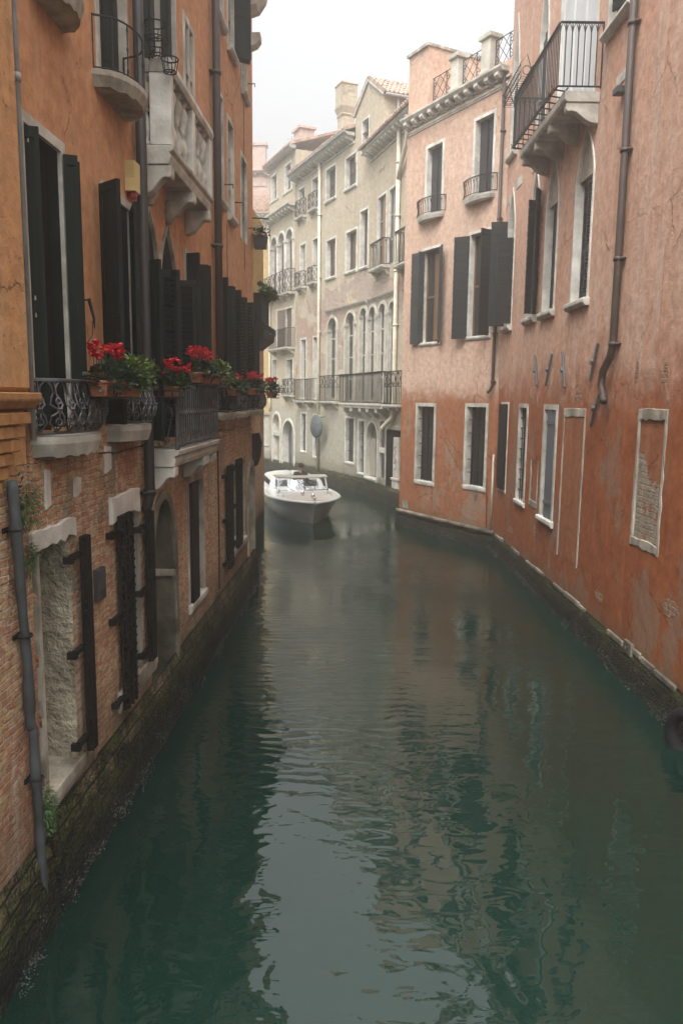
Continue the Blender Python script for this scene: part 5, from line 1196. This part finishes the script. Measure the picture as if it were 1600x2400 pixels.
for sg in (-1, 1): m.lathe(Frame(HF.P(-.086, sg * .03, 0), HF.ex, HF.ey), 0, 0, [(.004, 1.63), (.009, 1.637), (.004, 1.644)], 8)
m.build('eyes', M['dark'], pe)

# ================================================================== flowers
def leaf_blade(m, c, d, up, r, kind):
    d = d.normalized(); s = d.cross(up)
    if s.length < .05: s = d.orthogonal()
    s.normalize(); n = s.cross(d)
    if kind == 'heart': o = [(-.25, 0, 0), (0, .75, .1), (.55, .62, .12), (1., 0, -.08), (.55, -.62, .12), (0, -.75, .1)]
    elif kind == 'ivy': o = [(-.15, 0, 0), (-.2, .7, .05), (.3, .42, .1), (.45, .75, .0), (1.05, 0, -.1), (.45, -.75, .0), (.3, -.42, .1), (-.2, -.7, .05)]
    elif kind == 'petal': o = [(0, 0, 0), (.35, .3, .06), (.8, .36, .0), (1.05, 0, -.12), (.8, -.36, .0), (.35, -.3, .06)]
    else: o = [(0, 0, 0), (.4, .16, .04), (1., 0, -.2), (.4, -.16, .04)]
    vs = [c + d * (x * r) + s * (y * r) + n * (z * r) for x, y, z in o]; mid = c + d * (.4 * r)
    k = len(o); m.add(vs + [mid], [(i, (i + 1) % k, k) for i in range(k)])

def flower_box(label, F, x0, x1, y0, y1, z0, z1, plants, group='red flower boxes on the balcony rails', seed=1, pot='terracotta', nm='flower_box', petal='petal'):
    """pot between x0..x1, y0..y1, z0..z1; plants: (kind, x, y, z, rx, ry, rz, n)"""
    rr = random.Random(seed); t = thing(nm, label, 'flower box', F.P((x0 + x1) / 2, (y0 + y1) / 2, z0), group)
    m = MB(); i = .02
    m.prism([F.P(x, y, z0) for x, y in ((x0 + i, y0 + i), (x1 - i, y0 + i), (x1 - i, y1 - i), (x0 + i, y1 - i))], [F.P(x, y, z1 - .025) for x, y in ((x0, y0), (x1, y0), (x1, y1), (x0, y1))])
    m.box(F, x0 - .012, x1 + .012, y0 - .012, y1 + .012, z1 - .024, z1); m.build('pot', M[pot], t, bevel=.006)
    if pot == 'terracotta':
        m = MB()
        for y, z in ((y1 + .025, z0 - .012), (y0 - .02, z0 - .012), (y1 + .03, z1 - .05)): m.tube([F.P(x0 - .03, y, z), F.P(x1 + .03, y, z)], .009, 5)
        for x in (x0 + .06, x1 - .06): m.tube([F.P(x, y0 - .03, z1 + .02), F.P(x, y0 - .02, z0 - .012), F.P(x, y1 + .025, z0 - .012), F.P(x, y1 + .03, z1 - .05)], .009, 5)
        m.build('iron_holder', M['iron'], t)
    for kind, cx, cy, cz, rx, ry, rz, n in plants:
        m = MB()
        for k in range(n):
            u = V((rr.gauss(0, 1), rr.gauss(0, 1), rr.gauss(0, 1))).normalized(); q = rr.random() ** .45
            p = F.P(cx + u.x * rx * q, cy + u.y * ry * q, cz + u.z * rz * q); out = (F.ex * u.x + F.ey * u.y + V((0, 0, 1)) * (u.z * .5 + .15))
            jit = V((rr.gauss(0, .4), rr.gauss(0, .4), rr.gauss(0, .4)))
            if kind == 'flowers':
                p = F.P(cx + u.x * rx * q, cy + u.y * ry * q, cz + u.z * rz * q)
                base = rr.random() * 6
                for j in range(5):
                    a = base + j * 2 * PI / 5; d = F.ex * math.cos(a) * .55 + F.ey * math.sin(a) * .55 + V((0, 0, 1)) * rr.uniform(.3, 1.1) + jit * .35
                    leaf_blade(m, p, d, V((0, 0, 1)), rr.uniform(.034, .05), 'petal')
            else:
                leaf_blade(m, p, out + jit * .7, V((0, 0, 1)) + jit * .4, rr.uniform(.03, .052) * (1.1 if kind == 'ivy' else 1), 'ivy' if kind == 'ivy' else 'heart')
        if kind == 'flowers':
            m.build('flowers', M[petal], t, fix=False)
            m = MB()
            for k in range(max(4, n // 3)):
                x = cx + rr.uniform(-.7, .7) * rx; y = cy + rr.uniform(-.6, .6) * ry; m.tube([F.P(x * .9 + cx * .1, y, z1 - .02), F.P(x, y, cz)], .003, 4)
            m.build('stems', M['leaf'], t)
        else: m.build('ivy' if kind == 'ivy' else 'foliage', M['ivy' if kind == 'ivy' else 'leaf'], t, fix=False)
    return t
flower_box('terracotta box with red cyclamen and pale green ivy on the nearest bowed balcony', FL, 6.25, 7.2, .30, .46, 4.19, 4.32,
    [('leaves', 6.55, .42, 4.35, .46, .19, .14, 430), ('flowers', 6.45, .38, 4.55, .33, .12, .09, 60), ('ivy', 7.12, .42, 4.40, .42, .19, .17, 430)], seed=3)
flower_box('terracotta box of red cyclamen hung on the end rail of the square balcony', FL.sub(8.84, 0, 0, PI / 2), .14, .42, -.03, .12, 4.20, 4.31,
    [('leaves', .28, .03, 4.35, .32, .18, .13, 340), ('flowers', .29, .05, 4.51, .30, .14, .10, 95), ('ivy', .44, .04, 4.36, .09, .1, .09, 40)], seed=4)
flower_box('long terracotta box of red cyclamen and trailing ivy atop the square balcony rail', FL, 9.7, 11.2, .32, .47, 4.37, 4.50,
    [('leaves', 10.15, .42, 4.53, .66, .17, .12, 420), ('flowers', 10.1, .38, 4.72, .62, .13, .10, 105), ('ivy', 11.1, .42, 4.55, .55, .17, .16, 420)], seed=5)
flower_box('small terracotta box with mostly green leaves and one red bloom, third balcony onward', FL, 12.35, 13.1, .30, .44, 4.22, 4.34,
    [('leaves', 12.7, .41, 4.37, .48, .17, .13, 360), ('flowers', 12.9, .39, 4.50, .2, .08, .06, 18), ('ivy', 12.4, .36, 4.45, .3, .1, .1, 120)], seed=6)
flower_box('terracotta box of dense red cyclamen on the next bowed balcony, second from the end', FL, 14.25, 15.4, .32, .46, 4.24, 4.36,
    [('leaves', 14.85, .42, 4.41, .85, .20, .13, 520), ('flowers', 14.8, .40, 4.56, .74, .15, .10, 120)], seed=7)
flower_box('farthest terracotta box, single clump of red cyclamen past the last balcony', FL, 16.2, 16.85, .42, .58, 4.2, 4.31,
    [('leaves', 16.5, .54, 4.37, .46, .22, .13, 300), ('flowers', 16.5, .49, 4.53, .34, .15, .09, 70)], seed=8)
flower_box('dark box of small white flowers high on the corner of the orange house', FL, 17.05, 17.3, .03, .32, 7.36, 7.62,
    [('leaves', 17.15, .2, 7.68, .2, .2, .09, 150), ('flowers', 17.15, .14, 7.78, .14, .13, .05, 14)], group=None, seed=9, pot='planter', nm='window_box', petal='whitepetal')
def plant(name, label, F, c, r, n, seed, mat='fern', kind='blade', size=.05, grp=None):
    rr = random.Random(seed); m = MB()
    for k in range(n):
        u = V((rr.gauss(0, 1), abs(rr.gauss(0, 1)), rr.gauss(0, 1))).normalized(); q = rr.random() ** .5
        p = F.P(c[0] + u.x * r[0] * q, c[1] + u.y * r[1] * q, c[2] + u.z * r[2] * q)
        d = F.ex * u.x + F.ey * (abs(u.y) + .3) + V((0, 0, 1)) * (u.z * .5 - .15 + rr.gauss(0, .4)); leaf_blade(m, p, d, V((0, 0, 1)), size * rr.uniform(.6, 1.2), kind)
    o = m.build(name, M[mat], None, F.P(*c), fix=False); tag(o, label, 'plant', grp); return o
plant('wall_fern', 'fern tuft growing from the corbelled bricks above the lead pipe', FL, (5.56, .03, 3.42), (.17, .14, .2), 420, 1, grp='ferns rooted in the brick wall')
plant('wall_fern', 'sparse fern hanging beside the lead pipe under the corbelled bricks', FL, (5.63, .02, 3.0), (.06, .07, .15), 230, 2, size=.045, grp='ferns rooted in the brick wall')
plant('wall_fern', 'bright green fern low on the brick wall above the waterline', FL, (5.63, .05, .98), (.07, .10, .22), 330, 3, grp='ferns rooted in the brick wall')
plant('trailing_vine', 'leafy vine spilling over the dark balcony beyond the orange house', FL2, (20.3, .55, 6.85), (1.1, .35, .16), 520, 4, 'ivy', 'ivy', .09)
plant('trailing_plant', 'small weed hanging from the barred ground window of the pink house', FP, (.75, .05, 1.62), (.12, .07, .2), 90, 5, size=.05)
# empty wire plant stand
ps = thing('plant_stand', 'black wire plant stand with empty round pot rings on the stone balustrade', 'plant stand', FL.P(8.75, .2, 7.0))
m = MB()
for (s, y, z, r) in ((8.7, .26, 8.05, .11), (8.84, .24, 7.93, .11), (8.8, .38, 7.75, .09)):
    c = FL.P(s, y, z); m.ring(c, FL.ex, FL.ey, r, .008, 18, 5); m.ring(c - V((0, 0, .13)), FL.ex, FL.ey, r * .75, .007, 18, 5)
    for k in range(6): a = k * PI / 3; e = FL.ex * math.cos(a) + FL.ey * math.sin(a); m.tube([c + e * r, c + e * r * .75 - V((0, 0, .13))], .005, 4)
    for k in range(3): a = k * PI / 3; e = FL.ex * math.cos(a) + FL.ey * math.sin(a); m.tube([c + e * r * .75 - V((0, 0, .13)), c - e * r * .75 - V((0, 0, .13))], .005, 4)
m.build('pot_rings', M['iron'], ps)
m = MB()
for s, y in ((8.7, .34), (8.82, .34)): m.tube([FL.P(s, y, 7.92), FL.P(s + .05, y - .02, 7.84), FL.P(s + .12, y - .04, 7.82)], .008, 5)
m.build('stand_legs', M['iron'], ps)

# ================================================================== tyre fender
ty = thing('tyre_fender', 'black rubber tyre hanging as a fender at the waterline of the red wall', 'tyre', FR.P(9.45, .12, .2))
m = MB(); c = FR.P(8.8, .17, .2); vs = []; fs = []; n1, n2 = 32, 14; TA = (FR.ex * .94 + FR.ey * .34).normalized(); TN = TA.cross(V((0, 0, 1))).normalized()
for i in range(n1):
    a = 2 * PI * i / n1; e = TA * math.cos(a) + V((0, 0, 1)) * math.sin(a)
    for j in range(n2):
        b = 2 * PI * j / n2; rr_ = .27 + .07 * math.cos(b) * (1 if math.cos(b) > 0 else 1.1); vs.append(c + e * rr_ + TN * (.085 * math.copysign(abs(math.sin(b)) ** .7, math.sin(b))))
for i in range(n1):
    for j in range(n2): fs.append((i * n2 + j, ((i + 1) % n1) * n2 + j, ((i + 1) % n1) * n2 + (j + 1) % n2, i * n2 + (j + 1) % n2))
m.add(vs, fs); m.build('tyre', M['rubber'], ty, smooth=True)
m = MB(); m.tube([c + V((0, 0, .33)), FR.P(8.8, .06, .75), FR.P(8.8, .01, .95)], .012, 6); m.build('rope', M['oldwood'], ty)
for k, (x, y, lb) in enumerate(((-.72, 4.03, 'orange fallen leaf floating in the dark water at the edge of the sky reflection'), (1.05, 3.72, 'small brown leaf floating near the bottom right of the sky reflection'))):
    m = MB(); leaf_blade(m, V((x, y, .012)), V((1, .4 * k - .2, 0)), V((0, 0, 1)), .03, 'petal'); o = m.build('floating_leaf', M['orangeleaf'], None, (x, y, .012), fix=False); tag(o, lb, 'leaf', 'fallen leaves afloat on the canal')

# ================================================================== water
def water_mat():
    g = G('canal_water'); p = g.pos(); y = g.sep(p, 1)
    # broad slow swell near, short ripples farther off, a fan of wake ripples from the boat
    w1 = g.noise(g.mul(p, (1.0, .75, 1)), 1.05, 2, .45, .4)
    w2 = g.noise(g.mul(p, (1.0, 1.9, 1)), 2.6, 2, .5, .3)
    w3 = g.noise(g.mul(p, (1.0, 2.6, 1)), 5.5, 3, .55, .2)
    far = g.step(y, 6., 16.)
    near = g.step(y, 3., 12., 1., 0.)
    patch = g.step(g.noise(p, .35, 3, .5), .38, .68)
    h = g.math('MULTIPLY', w1, g.math('ADD', g.math('MULTIPLY', near, .024), .010))
    h = g.math('ADD', h, g.math('MULTIPLY', w2, g.math('ADD', g.math('MULTIPLY', patch, .014), .005)))
    h = g.math('ADD', h, g.math('MULTIPLY', w3, g.math('MULTIPLY', g.math('MULTIPLY', far, .010), g.math('ADD', patch, .3))))
    w4 = g.noise(g.mul(p, (1.0, 3.2, 1)), 8., 3, .55, .2); h = g.math('ADD', h, g.math('MULTIPLY', w4, g.math('MULTIPLY', g.step(y, 7., 13.), g.math('ADD', g.math('MULTIPLY', patch, .006), .001))))
    wv = g.n('TexWave', wave_type='BANDS', bands_direction='Y'); wv.inputs['Scale'].default_value = 1.5; wv.inputs['Distortion'].default_value = 7.; wv.inputs['Detail'].default_value = 2; wv.inputs['Detail Scale'].default_value = 1.2
    g.set(wv.inputs['Vector'], g.mul(p, (.55, 1., 1.))); x_ = g.sep(p, 0)
    wk = g.math('MULTIPLY', g.math('MULTIPLY', g.step(y, 7., 9.5), g.step(y, 11., 18., 1., 0.)), g.math('MULTIPLY', g.step(x_, -2.2, -1.4), g.step(x_, .2, 1.4, 1., 0.)))
    h = g.math('ADD', h, g.math('MULTIPLY', wv.outputs[1], g.math('MULTIPLY', wk, .0042)))
    b = g.bump(h, 1., 1.)
    d = g.mix(g.noise(p, .25, 3), (.0036, .0145, .0102), (.0054, .0192, .0136))
    return g.done(d, .0, b, IOR=1.42, Specular_IOR_Level=1.)
m = MB(); n = 1; m.quad(V((-60, -28, 0)), V((60, -28, 0)), V((60, 95, 0)), V((-60, 95, 0)))
wt = m.build('canal_water', water_mat(), None, fix=False); wt['kind'] = 'structure'

# ================================================================== fog, sky, light, camera
g = G('fog_air'); g.nt.nodes.remove(g.b); pv = g.n('VolumePrincipled'); pv.inputs['Color'].default_value = (.93, .95, .95, 1); pv.inputs['Density'].default_value = .0074; pv.inputs['Anisotropy'].default_value = .78
g.nt.links.new(pv.outputs[0], g.out.inputs['Volume'])
m = MB(); m.box(Frame((0, 0, 0), (1, 0, 0), (0, 1, 0)), -70, 70, -35, 105, -1.6, 27.2); hz = m.build('haze', g.m, None); hz['kind'] = 'stuff'

wd = bpy.data.worlds.new('World'); SC.world = wd; wd.use_nodes = True; nt = wd.node_tree; bg = nt.nodes['Background']
sky = nt.nodes.new('ShaderNodeTexSky'); sky.sky_type = 'NISHITA'; sky.sun_disc = False; SUN_EL, SUN_ROT = math.radians(58), math.radians(200)
sky.sun_elevation = SUN_EL; sky.sun_rotation = SUN_ROT; sky.air_density = 1.; sky.dust_density = 6.; sky.ozone_density = 1.
hs = nt.nodes.new('ShaderNodeHueSaturation'); hs.inputs['Saturation'].default_value = .06; nt.links.new(sky.outputs[0], hs.inputs['Color'])
tc = nt.nodes.new('ShaderNodeTexCoord'); sx = nt.nodes.new('ShaderNodeSeparateXYZ'); nt.links.new(tc.outputs['Generated'], sx.inputs[0])
mr = nt.nodes.new('ShaderNodeMapRange'); mr.inputs[1].default_value = 0; mr.inputs[2].default_value = .9; mr.inputs[3].default_value = 1.42; mr.inputs[4].default_value = 4.4; nt.links.new(sx.outputs[2], mr.inputs[0])
vm = nt.nodes.new('ShaderNodeVectorMath'); vm.operation = 'SCALE'; nt.links.new(hs.outputs[0], vm.inputs[0]); nt.links.new(mr.outputs[0], vm.inputs['Scale'])
nt.links.new(vm.outputs[0], bg.inputs[0]); bg.inputs[1].default_value = .15
sl = bpy.data.lights.new('sun', 'SUN'); sl.energy = .6; sl.angle = math.radians(25); sl.color = (1, .97, .92); so = bpy.data.objects.new('sun', sl); COL.objects.link(so)
sd = V((math.sin(SUN_ROT) * math.cos(SUN_EL), math.cos(SUN_ROT) * math.cos(SUN_EL), math.sin(SUN_EL))); so.rotation_euler = sd.to_track_quat('Z', 'Y').to_euler(); so.location = (0, 0, 40)

cam = bpy.data.cameras.new('camera'); co = bpy.data.objects.new('camera', cam); COL.objects.link(co); SC.camera = co
f, yh, roll = 1800., 933., math.radians(.66); p = math.atan((1200 - yh) / f); cp, sp = math.cos(p), math.sin(p)
fw = V((0, cp, -sp)); up = V((0, sp, cp)); rt = V((1, 0, 0)); c, q = math.cos(roll), math.sin(roll)
r2 = rt * c + up * q; u2 = up * c - rt * q
mt = Matrix((r2, u2, -fw)).transposed().to_4x4(); mt.translation = (0, 0, CAM_Z); co.matrix_world = mt
cam.sensor_fit = 'HORIZONTAL'; cam.sensor_width = 36; cam.lens = 36 * f / 1600; cam.clip_start = .05; cam.clip_end = 500

SC.view_settings.view_transform = 'Standard'; SC.view_settings.look = 'None'; SC.view_settings.exposure = -0.1; SC.view_settings.gamma = 1
SC.render.engine = 'CYCLES'; cy = SC.cycles
cy.use_denoising = True; cy.max_bounces = 8; cy.diffuse_bounces = 4; cy.glossy_bounces = 4; cy.transmission_bounces = 4; cy.transparent_max_bounces = 8; cy.volume_bounces = 2
cy.sample_clamp_indirect = 6.; cy.caustics_reflective = False; cy.caustics_refractive = False
